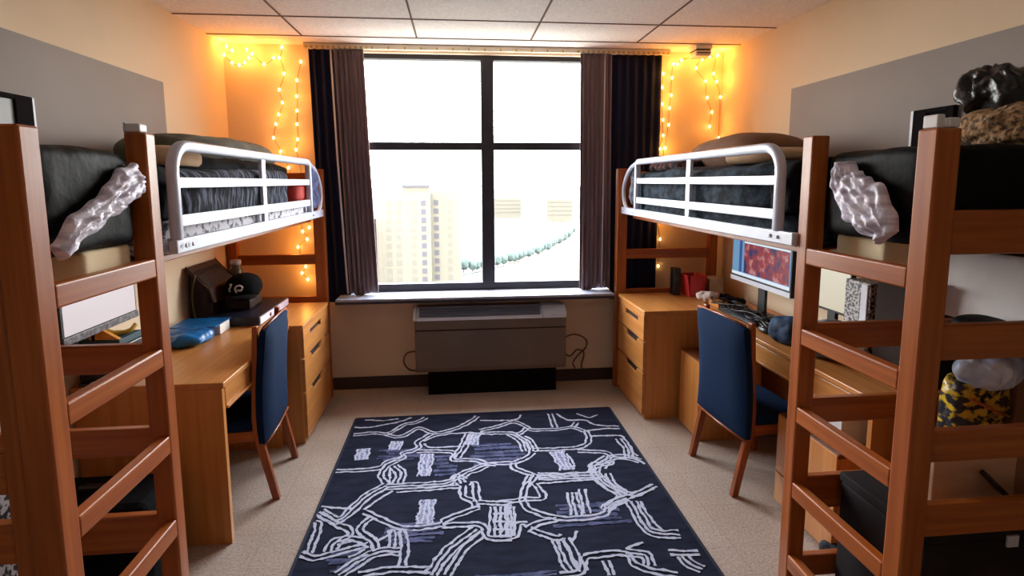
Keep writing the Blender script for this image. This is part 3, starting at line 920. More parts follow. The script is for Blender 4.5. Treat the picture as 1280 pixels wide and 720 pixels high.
# ================================================================== CHESTS, DESKS, CHAIRS
def chest(s, front, back, y0, y1, label):
    """three drawer chest; s=+1: front faces -x"""
    t = thing('chest_of_drawers', label, 'chest of drawers', ((front + back) / 2, (y0 + y1) / 2, 0))
    X = lambda d: front + s * d
    def bx(name, d0, d1, ya, yb, z0, z1, m, bev=.003, par=t):
        a, b = sorted((X(d0), X(d1)))
        return boxes(name, [(a, b, ya, yb, z0, z1)], m, par, bev)
    D = abs(back - front)
    bx('body', .02, D - .005, y0 + .006, y1 - .006, .0, .738, desk_wood('z'))
    bx('top', -.002, D, y0, y1, .738, .765, desk_wood('y'), .004)
    zs = [(.035, .325), (.335, .545), (.555, .733)]
    for i, (a, b) in enumerate(zs):
        ya, yb = y0 + .012, y1 - .012
        # drawer front with a carved finger slot along its upper edge
        yc = (ya + yb) / 2 - .03
        hw = .135
        bm = bmesh.new()
        a0, a1 = sorted((X(0), X(.022)))
        poly = [(ya, a), (yb, a), (yb, b), (yc + hw, b), (yc + hw - .035, b - .022 - .02), (yc - hw + .035, b - .042), (yc - hw, b), (ya, b)] if i < 2 else None
        if poly:
            add_prism(bm, [(p[0], p[1]) for p in poly], 'x', a0, a1)
        else:
            zt = b
            # slot cut inside the top drawer
            z1_, z2_ = b - .072, b - .036
            add_box(bm, a0, a1, ya, yb, a, z1_)
            add_box(bm, a0, a1, ya, yb, z2_, b)
            add_box(bm, a0, a1, ya, yc - hw, z1_, z2_)
            add_box(bm, a0, a1, yc + hw, yb, z1_, z2_)
        d = obj('drawer', bm, desk_wood('y'), t, bevel=.0025)
        bb = sorted((X(.0155), X(.024)))
        if i == 2:
            boxes('finger_slot', [(bb[0], bb[1], yc - hw, yc + hw, b - .072, b - .036)], dark_edge, d)
        else:
            boxes('finger_slot', [(bb[0], bb[1], yc - hw, yc + hw, b - .044, b + .010)], dark_edge, d)
    return t


chest(1, 1.250, 2.09, 3.432, 4.022, 'oak three drawer chest at the window end of the right loft bed')
chest(-1, -0.956, -1.66, 3.318, 3.975, 'oak three drawer chest at the window end of the left loft bed')

# left desk
dl = thing('desk', 'honey oak desk under the left loft bed with a solid end panel', 'desk', (-1.35, 2.8, 0))
boxes('desk_top', [(-1.665, -1.035, 2.378, 3.312, .738, .765)], desk_wood('y'), dl, .004)
boxes('end_panel', [(-1.66, -1.045, 2.384, 2.412, 0, .737)], desk_wood('z'), dl, .002)
boxes('end_panel', [(-1.66, -1.105, 3.280, 3.306, 0, .737)], desk_wood('z'), dl, .002)
boxes('back_panel', [(-1.655, -1.635, 2.412, 3.28, .25, .737)], desk_wood('y'), dl)
d = boxes('drawer', [(-1.068, -1.050, 2.43, 3.27, .640, .730)], desk_wood('y'), dl, .003)
boxes('drawer_lip', [(-1.062, -1.040, 2.43, 3.27, .628, .640)], desk_wood('y'), d, .002)
boxes('drawer_box', [(-1.60, -1.07, 2.45, 3.25, .645, .732)], desk_wood('y'), d)
# right desk
dr = thing('desk', 'honey oak desk under the right loft bed carrying the bright monitor', 'desk', (1.9, 2.8, 0))
boxes('desk_top', [(1.655, 2.12, 1.96, 3.428, .738, .765)], desk_wood('y'), dr, .004)
boxes('end_panel', [(1.70, 2.115, 3.395, 3.422, 0, .737)], desk_wood('z'), dr, .002)
boxes('end_panel', [(1.70, 2.115, 1.966, 1.992, 0, .737)], desk_wood('z'), dr, .002)
boxes('back_panel', [(2.07, 2.09, 1.992, 3.395, .1, .737)], desk_wood('y'), dr)
d = boxes('drawer', [(1.668, 1.686, 2.05, 3.0, .640, .730)], desk_wood('y'), dr, .003)
boxes('drawer_lip', [(1.658, 1.680, 2.05, 3.0, .628, .640)], desk_wood('y'), d, .002)
boxes('drawer_box', [(1.69, 2.05, 2.07, 2.98, .645, .732)], desk_wood('y'), d)
boxes('cable_port', [(2.062, 2.071, 2.50, 2.60, .50, .60)], M_black_plastic, dr, .003)
boxes('cable_port', [(2.062, 2.071, 2.78, 2.87, .46, .56)], M_black_plastic, dr, .003)


def pedestal(x0, x1, y0, y1, h, label, drawers):
    t = thing('pedestal_cabinet', label, 'cabinet', ((x0 + x1) / 2, (y0 + y1) / 2, 0))
    boxes('body', [(x0 + .018, x1, y0, y1, 0, h - .02)], desk_wood('z'), t, .002)
    boxes('top', [(x0 + .004, x1, y0, y1, h - .02, h)], wood('dark_oak', srgb(120, 66, 32), srgb(92, 48, 24), 'y'), t, .003)
    z = .015
    for dz in drawers:
        boxes('drawer', [(x0, x0 + .017, y0 + .004, y1 - .004, z, z + dz - .006)], desk_wood('z'), t, .003)
        z += dz
    return t


pedestal(1.49, 1.90, 3.10, 3.385, .52, 'low oak pedestal cabinet against the right chest of drawers', [.50])
pd = pedestal(1.60, 2.02, 2.02, 2.45, .475, 'pale pedestal cabinet under the near end of the right desk', [.16, .30])

# chairs
chair_wood = lambda a: wood('chair_oak', srgb(160, 84, 42), srgb(120, 58, 28), a)
leg_m = chair_wood('z')


def make_chair(name, label, loc, rot):
    """front of the seat points to +x, rear feet at x=0"""
    t = thing(name, label, 'chair', (0, 0, 0))
    hw = .235
    # rear stiles: foot, seat kink, top
    for sy in (-1, 1):
        bm = bmesh.new()
        y = sy * (hw - .022)
        prof = [(0.0, 0), (.036, 0), (.114, .36), (.116, .46), (.088, .925), (.064, .925), (.084, .46), (.076, .37)]
        add_prism(bm, [(a, b) for a, b in prof], 'y', y - .016, y + .016)
        obj('rear_leg', bm, leg_m, t, bevel=.004)
        bm = bmesh.new()
        add_prism(bm, [(.41, 0), (.44, 0), (.455, .38), (.41, .38)], 'y', y - .018, y + .018)
        obj('front_leg', bm, leg_m, t, bevel=.004)
        boxes('seat_rail', [(.10, .415, y - .012, y + .012, .325, .38)], chair_wood('x'), t, .003)
    boxes('seat_rail', [(.415, .44, -hw + .03, hw - .03, .325, .38)], chair_wood('y'), t, .003)
    # upholstered back: a slightly curved slab
    bm = bmesh.new()
    n = 8
    rows = []
    for side in (0, 1):
        grid = []
        for j in range(n + 1):
            u = j / n
            z = .315 + (.918 - .315) * u
            xc = .052 + .012 * math.sin(u * 3.14) - .030 * max(0, (z - .42) / .5) ** 1.1
            row = []
            for i in range(n + 1):
                v = i / n * 2 - 1
                edge = (1 - abs(v) ** 6) ** .5 * (1 - abs(2 * u - 1) ** 8) ** .5
                th = .010 + .022 * edge
                hwy = hw + .006 - .012 * u
                row.append(bm.verts.new((xc + (th + .012 if side else -th) + .010 * v * v * (1 if side else 1), v * hwy, z - .022 * (1 - v * v) * (1 - u) * 0 - .02 * abs(v) ** 8 * u)))
            grid.append(row)
        rows.append(grid)
    for g, fl in ((rows[0], 0), (rows[1], 1)):
        for j in range(n):
            for i in range(n):
                f = bm.faces.new((g[j][i], g[j][i + 1], g[j + 1][i + 1], g[j + 1][i])); f.smooth = True
    A, B = rows
    for i in range(n):
        bm.faces.new((A[0][i], A[0][i + 1], B[0][i + 1], B[0][i])); bm.faces.new((A[n][i], A[n][i + 1], B[n][i + 1], B[n][i]))
        bm.faces.new((A[i][0], A[i + 1][0], B[i + 1][0], B[i][0])); bm.faces.new((A[i][n], A[i + 1][n], B[i + 1][n], B[i][n]))
    bk = obj('backrest', bm, M_blue, t, bevel=.004)
    bm = bmesh.new()
    add_tube(bm, [(.032, -hw + .01, .914), (.026, 0, .922), (.032, hw - .01, .914)], .006, 8)
    obj('top_trim', bm, leg_m, bk)
    bm = bmesh.new()
    add_tube(bm, [(.050, -hw + .01, .310), (.044, 0, .308), (.050, hw - .01, .310)], .007, 8)
    obj('lower_trim', bm, leg_m, bk)
    bm = bmesh.new()
    add_blob(bm, (.25, 0, .405), (.165, .225, .036), 6, .003, 6, 3, 4)
    obj('seat', bm, M_blue, t)
    t.location = loc
    t.rotation_euler = (0, 0, rot)
    return t


ch = make_chair('desk_chair', 'blue upholstered oak chair pushed in at the right desk, its back to the aisle', (1.384, 2.722, 0), math.radians(4.5))
c_ = copy_tree(ch)
c_.location = (-0.955, 2.945, 0); c_.rotation_euler = (0, 0, math.pi + math.radians(4))
c_['label'] = 'blue upholstered oak chair pushed in at the left desk, seen from its side'

# ================================================================== THINGS ON THE RIGHT DESK AND CHEST
def screen_mat():
    m = bpy.data.materials.new('monitor_picture'); m.use_nodes = True
    nt = m.node_tree; N = nt.nodes; Lk = nt.links; b = N['Principled BSDF']
    tc = N.new('ShaderNodeTexCoord')
    n = N.new('ShaderNodeTexNoise'); n.inputs['Scale'].default_value = 15; n.inputs['Detail'].default_value = 2.2
    Lk.new(tc.outputs['Object'], n.inputs['Vector'])
    cr = N.new('ShaderNodeValToRGB'); cr.color_ramp.interpolation = 'LINEAR'
    e = cr.color_ramp.elements
    e[0].position = .36; e[0].color = srgb(40, 56, 110)
    e[1].position = .68; e[1].color = srgb(210, 150, 150)
    x = e.new(.46); x.color = srgb(140, 60, 80)
    x = e.new(.56); x.color = srgb(176, 60, 60)
    Lk.new(n.outputs['Fac'], cr.inputs[0])
    Lk.new(cr.outputs[0], b.inputs['Emission Color']); b.inputs['Emission Strength'].default_value = .5
    b.inputs['Base Color'].default_value = (.02, .02, .03, 1); b.inputs['Roughness'].default_value = .25
    return m


def emis(name, col, st):
    return mat(name, (.02, .02, .02, 1), .3, emit=col, emit_strength=st)


mo = thing('computer_monitor', 'flat monitor with a bright blue and pink screen on the right desk', 'monitor', (1.93, 3.18, .765))
# plane through (1.9,3.5) and (1.9,2.88)
mx, y0, y1, z0, z1 = 1.90, 2.86, 3.53, .975, 1.262
boxes('casing', [(mx + .004, mx + .034, y0, y1, z0 - .012, z1 + .010)], M_black_plastic, mo, .004)
sc = boxes('screen', [(mx + .001, mx + .004, y0 + .012, y1 - .012, z0 + .03, z1)], emis('screen_blue', srgb(110, 160, 200), .62), mo)
boxes('screen_window', [(mx - .0006, mx + .001, y0 + .02, y1 - .16, z0 + .055, z1 - .035)], screen_mat(), sc)
boxes('screen_bar', [(mx - .0008, mx + .001, y0 + .012, y1 - .012, z0 + .03, z0 + .05), (mx - .0008, mx + .001, y0 + .02, y1 - .16, z1 - .033, z1 - .008)], emis('screen_white', srgb(220, 232, 244), .72), sc)
boxes('screen_panel', [(mx - .0008, mx + .001, y1 - .13, y1 - .10, z0 + .055, z1 - .02)], emis('screen_darkblue', srgb(40, 84, 160), .55), sc)
boxes('bezel', [(mx - .002, mx + .004, y0, y1, z0 - .012, z0 + .018)], M_silver, mo, .002)
bm = bmesh.new(); add_box(bm, mx + .03, mx + .05, 3.16, 3.24, .78, 1.10); add_box(bm, mx - .06, mx + .12, 3.08, 3.32, .766, .78)
obj('stand', bm, M_black_plastic, mo, bevel=.004)

# second, smaller white framed display with its back of cables
m2 = thing('small_monitor', 'small pale monitor beside the speckled tower, behind the far ladder post', 'monitor', (1.95, 2.62, .765))
boxes('casing', [(1.925, 1.95, 2.42, 2.73, .96, 1.19)], M_black_plastic, m2, .004)
boxes('screen', [(1.9215, 1.925, 2.43, 2.72, .975, 1.18)], emis('screen_cream', srgb(232, 222, 196), .55), m2)
boxes('stand', [(1.94, 1.96, 2.54, 2.60, .78, .97), (1.88, 2.0, 2.50, 2.64, .766, .78)], M_black_plastic, m2, .003)

tw = thing('computer_tower', 'speckled silver computer tower on the near part of the right desk', 'computer', (1.97, 2.33, .765))
boxes('case', [(1.885, 2.07, 2.25, 2.41, .766, 1.165)], mat('speckled_panel', srgb(190, 188, 190), .4, col2=srgb(40, 38, 42), scale=(70, 70, 70), lo=.46, hi=.54), tw, .004)
boxes('side_strip', [(1.878, 1.885, 2.26, 2.30, .77, 1.16)], M_silver, tw, .002)
boxes('foot', [(1.89, 1.91, 2.26, 2.40, .7652, .767), (2.04, 2.06, 2.26, 2.40, .7652, .767)], M_black_plastic, tw)
dk = thing('storage_bin', 'dark brown storage bin behind the near post of the right bed', 'bin', (1.95, 2.08, .765))
boxes('bin_body', [(1.86, 2.10, 1.98, 2.19, .766, 1.20)], mat('dark_brown_plastic', srgb(46, 32, 28), .8, spec=.2), dk, .01)
boxes('bin_lid', [(1.85, 2.11, 1.975, 2.195, 1.20, 1.225)], MATS['dark_brown_plastic'], dk, .006)
soft('clothes_pile', 'grey folded clothes in front of the speckled computer tower', 'clothes', (1.83, 2.42, .86), (.12, .10, .093), mat('grey_washed_cloth', srgb(130, 132, 142), .85, col2=srgb(50, 54, 64), scale=(12, 12, 40)), 2.8, .02, 10, 61, flat_bottom=.767)
soft('red_pouch', 'small red pouch beside the grey clothes on the right desk', 'pouch', (1.76, 2.53, .84), (.035, .035, .07), mat('dark_red_cloth', srgb(120, 40, 30), .7), 3, .006, 12, 62, sub=4, flat_bottom=.767)

kb = thing('keyboard', 'black keyboard below the bright monitor', 'keyboard', (1.83, 3.2, .765))
boxes('keyboard_base', [(1.76, 1.90, 2.98, 3.42, .766, .782)], M_black_plastic, kb, .004)
bm = bmesh.new()
for r in range(5):
    for c in range(14):
        x, y = 1.77 + r * .025, 2.99 + c * .0305
        add_box(bm, x, x + .021, y, y + .026, .782, .789)
k_ = obj('keys', bm, mat('dark_keys', srgb(46, 48, 56), .5), kb); k_['kind'] = 'stuff'
# cable tangle
bm = bmesh.new(); rr = random.Random(4)
for i in range(9):
    a = rr.uniform(2.75, 3.0); pts = []
    for j in range(7):
        pts.append((1.80 + rr.uniform(-.04, .12), a + j * .12 + rr.uniform(-.04, .04), .776 + rr.uniform(0, .035) + (.015 if j % 2 else 0)))
    add_tube(bm, smooth_path(pts, 4), .0055, 6)
o = tag(obj('cable_tangle', bm, M_black_plastic), 'tangle of black cables strewn behind the keyboard on the right desk', 'cables'); o['kind'] = 'stuff'
mu = thing('computer_mouse', 'black mouse near the front edge of the right desk', 'mouse', (1.765, 2.86, .765))
bm = bmesh.new(); add_blob(bm, (1.765, 2.86, .785), (.034, .055, .022), 2.4, 0, 1, 1, 4, flat_bottom=.766); obj('shell', bm, M_black_plastic, mu)
boxes('scroll_wheel', [(1.74, 1.752, 2.857, 2.863, .801, .808)], M_silver, mu)
soft('fabric_bag', 'dark blue cloth bag on the right desk by the far ladder post', 'bag', (1.80, 2.68, .83), (.10, .11, .072), mat('dark_blue_cloth', srgb(28, 62, 98), .8, col2=srgb(16, 36, 62), scale=(10, 10, 10)), 2.6, .016, 10, 63, flat_bottom=.767)
soft('glove', 'black glove crumpled beside the blue cloth bag', 'glove', (1.90, 2.82, .80), (.09, .07, .04), M_black, 2.4, .02, 14, 64, flat_bottom=.767)
boxes_o = boxes('notebook', [(1.78, 1.86, 3.46, 3.60, .766, .80)], mat('orange_card', srgb(214, 140, 60), .6), None, .002)
tag(boxes_o, 'orange and white notebook under the left corner of the monitor', 'notebook')

sp = thing('speaker', 'tall black desktop speaker at the far left of the right chest top', 'speaker', (1.69, 3.985, .765))
boxes('cabinet', [(1.645, 1.70, 3.90, 3.98, .766, .975)], M_black_plastic, sp, .006)
bm = bmesh.new(); add_lathe(bm, [(.020, 0), (.022, -.002), (.018, -.003), (.004, -.001)], (1.672, 3.8995, .90), 'y', 16); obj('driver', bm, M_grille, sp)
rb = thing('plastic_bin', 'red translucent plastic bin on the right chest top', 'bin', (1.80, 3.93, .765))
bm = bmesh.new()
add_prism(bm, [(1.74, .766), (1.85, .766), (1.875, .93), (1.865, .93), (1.842, .774), (1.748, .774), (1.725, .93), (1.715, .93)], 'y', 3.83, 4.0)
obj('bin_body', bm, mat('red_plastic', srgb(214, 60, 66), .35, col2=srgb(196, 46, 56)), rb, bevel=.002)
boxes('bin_wall', [(1.745, 1.845, 3.83, 3.838, .774, .925)], MATS['red_plastic'], rb, .002)
boxes('bin_wall', [(1.745, 1.845, 3.992, 4.0, .774, .925)], MATS['red_plastic'], rb, .002)
bx_ = boxes('tissue_box', [(1.90, 2.01, 3.84, 3.98, .766, .90)], mat('cream_card', srgb(206, 190, 170), .7, col2=srgb(180, 160, 140), scale=(14, 14, 14)), None, .004)
tag(bx_, 'cream cardboard box at the back of the right chest top', 'box')
soft('tissue', 'crumpled white tissue in front of the cream box on the right chest', 'tissue', (1.82, 3.70, .795), (.085, .075, .034), mat('tissue_paper', srgb(226, 214, 206), .8), 2.2, .028, 12, 65, flat_bottom=.767)
soft('rag', 'dark cloth lying between the tissue and the keyboard', 'cloth', (1.93, 3.62, .79), (.10, .12, .028), M_black, 2.4, .018, 12, 66, flat_bottom=.767)

# ================================================================== NEAR RIGHT CORNER
sh = thing('wall_shelf', 'narrow oak wall shelf behind the near rails of the right loft bed', 'shelf', (1.95, 1.7, 1.09))
boxes('shelf_board', [(1.70, XR - .005, 1.50, 1.84, 1.075, 1.095)], oak('x'), sh, .003)
boxes('bracket', [(1.9, XR - .005, 1.54, 1.56, 1.03, 1.075)], oak('x'), sh, .002)
boxes('bracket', [(1.9, XR - .005, 1.78, 1.80, 1.03, 1.075)], oak('x'), sh, .002)
wb = thing('white_board', 'plain white board standing on the wall shelf below the right loft bed', 'board', (1.967, 1.7, 1.095))
boxes('panel', [(1.962, 1.972, 1.42, 1.965, 1.096, 1.37)], mat('matte_white_card', srgb(236, 232, 232), .7), wb, .003)
boxes('panel_edge', [(1.960, 1.974, 1.415, 1.42, 1.096, 1.37)], M_silver, wb)
cp = thing('flat_cap', 'black flat cap lying on the wall shelf in front of the white board', 'hat', (1.9, 1.72, 1.096))
bm = bmesh.new(); add_blob(bm, (1.87, 1.70, 1.118), (.085, .09, .036), 2.2, .004, 8, 3, 4, flat_bottom=1.096); obj('crown', bm, M_blackbag, cp)
bm = bmesh.new(); add_blob(bm, (1.79, 1.70, 1.107), (.07, .075, .011), 2.2, .002, 8, 4, 4, flat_bottom=1.096); obj('brim', bm, M_blackbag, cp)
soft('cloth_bundle', 'small tan bundle beside the black cap on the wall shelf', 'bundle', (1.93, 1.58, 1.114), (.026, .04, .018), M_tan, 2.8, .004, 12, 68, sub=4, flat_bottom=1.096)

M_card = mat('cardboard', srgb(150, 108, 74), .8, col2=srgb(136, 96, 66), scale=(3, 3, 20))
M_card2 = mat('pale_cardboard', srgb(206, 168, 138), .8, col2=srgb(194, 156, 126), scale=(3, 3, 20))
tk = thing('footlocker', 'dark trunk on the floor under the near end of the right bed', 'trunk', (1.78, 1.65, 0))
boxes('trunk_body', [(1.47, 2.10, 1.455, 1.83, .012, .480)], mat('dark_vinyl', srgb(44, 36, 36), .8, spec=.2, col2=srgb(34, 28, 29), scale=(6, 6, 6)), tk, .008)
boxes('trunk_lid', [(1.465, 2.105, 1.45, 1.835, .483, .518)], MATS['dark_vinyl'], tk, .006)
boxes('latch', [(1.75, 1.79, 1.442, 1.45, .46, .50)], M_silver, tk, .002)
boxes('foot', [(1.49, 1.53, 1.47, 1.81, 0, .012)], M_black_plastic, tk)
boxes('foot', [(2.04, 2.08, 1.47, 1.81, 0, .012)], M_black_plastic, tk)
cb = thing('cardboard_box', 'pale flat cardboard box on the dark trunk behind the near right rails', 'box', (1.8, 1.51, .519))
boxes('carton', [(1.485, 2.10, 1.46, 1.555, .519, .765)], M_card2, cb, .004)
boxes('tape', [(1.77, 1.81, 1.4585, 1.5565, .60, .7665)], M_card, cb)
cc = boxes('cardboard_box', [(1.72, 2.10, 1.56, 1.83, .519, .70)], M_card, None, .004)
tag(cc, 'brown cardboard box behind the pale flat box, carrying the snack bag', 'box')
cd = boxes('cardboard_box', [(1.915, 2.10, 1.60, 1.80, .701, 1.03)], M_card, None, .004)
tag(cd, 'brown cardboard box standing upright at the right edge beside the snack bag', 'box')
br = thing('hand_brush', 'dark brown brush on a thin stick leaning on the pale cardboard box', 'brush', (1.70, 1.44, .66))
bm = bmesh.new(); add_tube(bm, [(1.63, 1.442, .728), (1.648, 1.440, .712), (1.69, 1.440, .672), (1.735, 1.443, .634)], [.006, .015, .019, .005], 10, ry=.008); obj('brush_head', bm, mat('brush_bristle', srgb(54, 42, 40), .8, bump=.8, bump_scale=90), br)
bm = bmesh.new(); add_tube(bm, [(1.73, 1.446, .638), (1.83, 1.448, .585)], .004, 8); obj('handle', bm, oak('x'), br)
sn = thing('snack_bag', 'black snack bag printed with yellow chips on the brown cardboard box', 'bag', (1.79, 1.66, .701))
bm = bmesh.new(); add_blob(bm, (1.795, 1.64, .835), (.105, .055, .135), 4, .010, 12, 71, 5, flat_bottom=.7005)
obj('pouch', bm, mat('chip_print', srgb(206, 170, 40), .35, col2=srgb(24, 22, 34), scale=(26, 26, 40), lo=.47, hi=.55, detail=3), sn)
bm = bmesh.new(); add_tube(bm, [(1.72, 1.582, .90), (1.78, 1.578, .875), (1.85, 1.582, .84)], .008, 8, ry=.005); obj('printed_band', bm, mat('orange_print', srgb(206, 110, 60), .4), sn)
soft('plastic_sack', 'pale blue white plastic bag stuffed above the snack bag', 'plastic bag', (1.80, 1.61, 1.0), (.105, .06, .07), mat('blue_white_film', srgb(216, 230, 252), .3, col2=srgb(150, 176, 220), scale=(12, 12, 20), bump=.6, bump_scale=20), 2.0, .030, 9, 72, fold=(1.5, 1, .7))
soft('clothes_pile', 'dark washed clothes on the floor beside the dark trunk under the right bed', 'clothes', (1.72, 2.02, .035), (.16, .07, .04), M_quilt, 2.4, .014, 11, 74, flat_bottom=.003)
wbx = thing('open_box', 'white box with lilac cloth on the pedestal under the right desk', 'box', (1.83, 2.24, .476))
bm = bmesh.new()
for b in ((1.67, 1.99, 2.10, 2.106, .476, .60), (1.67, 1.99, 2.344, 2.35, .476, .60), (1.67, 1.676, 2.106, 2.344, .476, .60), (1.984, 1.99, 2.106, 2.344, .476, .60), (1.676, 1.984, 2.106, 2.344, .476, .482)):
    add_box(bm, *b)
obj('box_body', bm, M_white, wbx)
soft('cloth', 'lilac cloth sticking out of the white box under the right desk', 'cloth', (1.82, 2.22, .575), (.13, .10, .055), mat('lilac_cloth', srgb(184, 156, 186), .85, col2=srgb(130, 96, 140), scale=(9, 9, 9)), 2.4, .02, 9, 75, flat_bottom=.49)

# ================================================================== LEFT DESK
lm = thing('computer_monitor', 'pale glowing monitor on the left desk seen between the ladder rungs', 'monitor', (-1.6, 2.63, .765))
x0 = -1.545
boxes('casing', [(x0 - .03, x0 - .004, 2.20, 2.70, 1.0, 1.28)], M_black_plastic, lm, .004)
boxes('screen', [(x0 - .004, x0 - .001, 2.215, 2.685, 1.035, 1.27)], emis('pale_pink_screen', srgb(236, 222, 226), .6), lm)
boxes('bezel', [(x0 - .004, x0 + .003, 2.20, 2.70, 1.0, 1.030)], mat('speckled_bezel', srgb(120, 116, 122), .4, col2=srgb(50, 48, 54), scale=(50, 50, 50)), lm, .002)
boxes('stand', [(x0 - .05, x0 - .03, 2.43, 2.50, .78, 1.15), (x0 - .09, x0 + .06, 2.39, 2.54, .766, .78)], M_black_plastic, lm, .003)
ob = thing('desk_organizer', 'dark desk organizer with papers below the pale monitor on the left desk', 'organizer', (-1.45, 2.5, .765))
boxes('organizer_body', [(-1.65, -1.47, 2.42, 2.60, .766, .93)], M_black_plastic, ob, .006)
a = boxes('folder', [(-1.645, -1.475, 2.425, 2.595, .931, .96)], mat('teal_card', srgb(24, 64, 72), .6), None, .003)
tag(a, 'dark teal folder lying on the desk organizer', 'folder')
bm = bmesh.new(); add_prism(bm, [(-1.60, .961), (-1.48, .961), (-1.60, 1.04)], 'y', 2.43, 2.45)
a = obj('envelope', bm, mat('yellow_paper', srgb(226, 150, 50), .7)); tag(a, 'yellow paper triangle standing on the teal folder', 'envelope')
bm = bmesh.new(); add_tube(bm, smooth_path([(-1.57, 2.47, 1.0), (-1.53, 2.50, .972), (-1.49, 2.53, .975), (-1.48, 2.56, .995)]), .010, 8)
a = obj('banana', bm, mat('yellow_peel', srgb(200, 170, 60), .5)); tag(a, 'curved yellow strap on the teal folder beside the yellow paper', 'strap')
a.name = 'strap'

bb = thing('blue_plastic_bag', 'bright blue plastic bag folded on the left desk', 'bag', (-1.5, 3.05, .765))
bm = bmesh.new(); add_blob(bm, (-1.50, 3.02, .795), (.125, .13, .036), 3, .016, 10, 81, 5, flat_bottom=.767)
M_bluep = mat('blue_plastic_film', srgb(24, 112, 176), .3, col2=srgb(14, 78, 130), scale=(10, 10, 10), bump=.5, bump_scale=25)
obj('bag_body', bm, M_bluep, bb)
fo = thing('blue_folder', 'bright blue folder with white pages lying past the blue plastic bag', 'folder', (-1.49, 3.22, .765))
boxes('cover', [(-1.62, -1.37, 3.10, 3.34 - .03, .826, .832)], M_bluep, fo, .001)
boxes('pages', [(-1.615, -1.375, 3.17, 3.30, .767, .8255)], mat('paper_white', srgb(226, 222, 214), .8), fo, .001)

bn = thing('ring_binder', 'black binder with a white page edge on the left desk and chest corner', 'binder', (-1.33, 3.55, .765))
boxes('cover', [(-1.52, -1.215, 3.335, 3.90, .767, .773), (-1.52, -1.215, 3.335, 3.90, .817, .823), (-1.525, -1.518, 3.335, 3.90, .767, .823), (-1.518, -1.216, 3.335, 3.342, .773, .817)], mat('navy_black_vinyl', srgb(24, 26, 40), .4), bn, .002)
boxes('pages', [(-1.517, -1.21, 3.344, 3.895, .7735, .8165)], mat('lilac_white_paper', srgb(222, 212, 232), .8), bn, .001)
bm = bmesh.new(); add_lathe(bm, [(.013, -.001), (.014, .001), (.012, .003)], (-1.2095, 3.52, .795), 'x', 14); obj('seal', bm, mat('maroon_print', srgb(90, 30, 44), .6), bn, label='round maroon mark on the page edge')

lb = thing('leather_bag', 'dark brown leather bag leaning at the wall on the left chest top', 'bag', (-1.56, 3.6, .765))
M_leather = mat('dark_brown_leather', srgb(48, 31, 27), .6, spec=.2, col2=srgb(34, 21, 19), scale=(8, 8, 8), bump=.5, bump_scale=60)
bm = bmesh.new()
add_prism(bm, [(-1.655, .767), (-1.53, .767), (-1.53, .99), (-1.600, 1.07), (-1.655, 1.115)], 'y', 3.42, 3.80)
obj('bag_body', bm, M_leather, lb, bevel=.02, segs=3)
bm = bmesh.new(); add_prism(bm, [(-1.66, 1.10), (-1.525, .985), (-1.50, .90), (-1.515, .90), (-1.54, .985), (-1.655, 1.125)], 'y', 3.41, 3.81)
obj('flap', bm, mat('brown_leather_flap', srgb(66, 42, 34), .6, spec=.2), lb, bevel=.004)
bm = bmesh.new(); add_tube(bm, smooth_path([(-1.60, 3.405, 1.08), (-1.62, 3.39, .95), (-1.61, 3.40, .80), (-1.56, 3.40, .775)]), .008, 8, ry=.004); obj('strap', bm, mat('olive_strap', srgb(90, 78, 40), .7), lb)
cap = thing('baseball_cap', 'black baseball cap with a white front emblem on the leather bag side', 'hat', (-1.42, 3.6, .825))
boxes('hat_block', [(-1.49, -1.33, 3.52, 3.74, .824, .90)], M_leather, cap, .02)
bm = bmesh.new(); add_blob(bm, (-1.40, 3.62, .965), (.105, .12, .085), 2.2, .003, 8, 3, 5, flat_bottom=.90)
obj('crown', bm, M_black, cap)
bm = bmesh.new(); add_blob(bm, (-1.37, 3.50, .915), (.085, .075, .012), 2.3, .002, 8, 3, 4); obj('visor', bm, M_black, cap)
bm = bmesh.new()
ex, ez = -1.40, .968
def P3(u, v):   # a point on the front of the crown
    d = Vector((u / .105, -1, v / .085)); d = Vector((u, 0, v)); k = max(0.0, 1 - (u / .105) ** 2 - (v / .085) ** 2) ** .5
    return (ex + u, 3.62 - .12 * k - .003, .965 + v)
add_tube(bm, smooth_path([P3(-.046, -.018), P3(-.052, .0), P3(-.042, .012), P3(-.036, .030), P3(-.046, .026)], 4), .006, 6)
add_tube(bm, smooth_path([P3(-.004, -.022), P3(-.010, .010), P3(.012, .024), P3(.032, .012), P3(.022, -.008), P3(.004, -.004)], 4), .006, 6)
obj('emblem', bm, M_white, cap, label='white stitched emblem')
jar = thing('dish', 'grey glass jar beside the leather bag by the wall', 'jar', (-1.50, 3.90, .765))
bm = bmesh.new(); add_lathe(bm, [(.03, 0), (.045, .01), (.048, .22), (.04, .27), (.03, .28), (.03, .30)], (-1.555, 3.895, .767)); obj('jar_body', bm, mat('grey_green_glass', srgb(96, 96, 84), .25), jar)
jar.name = 'glass_jar'
bm = bmesh.new(); add_lathe(bm, [(.036, 0), (.036, .03), (.03, .034)], (-1.555, 3.895, 1.067)); obj('lid', bm, M_silver, jar)

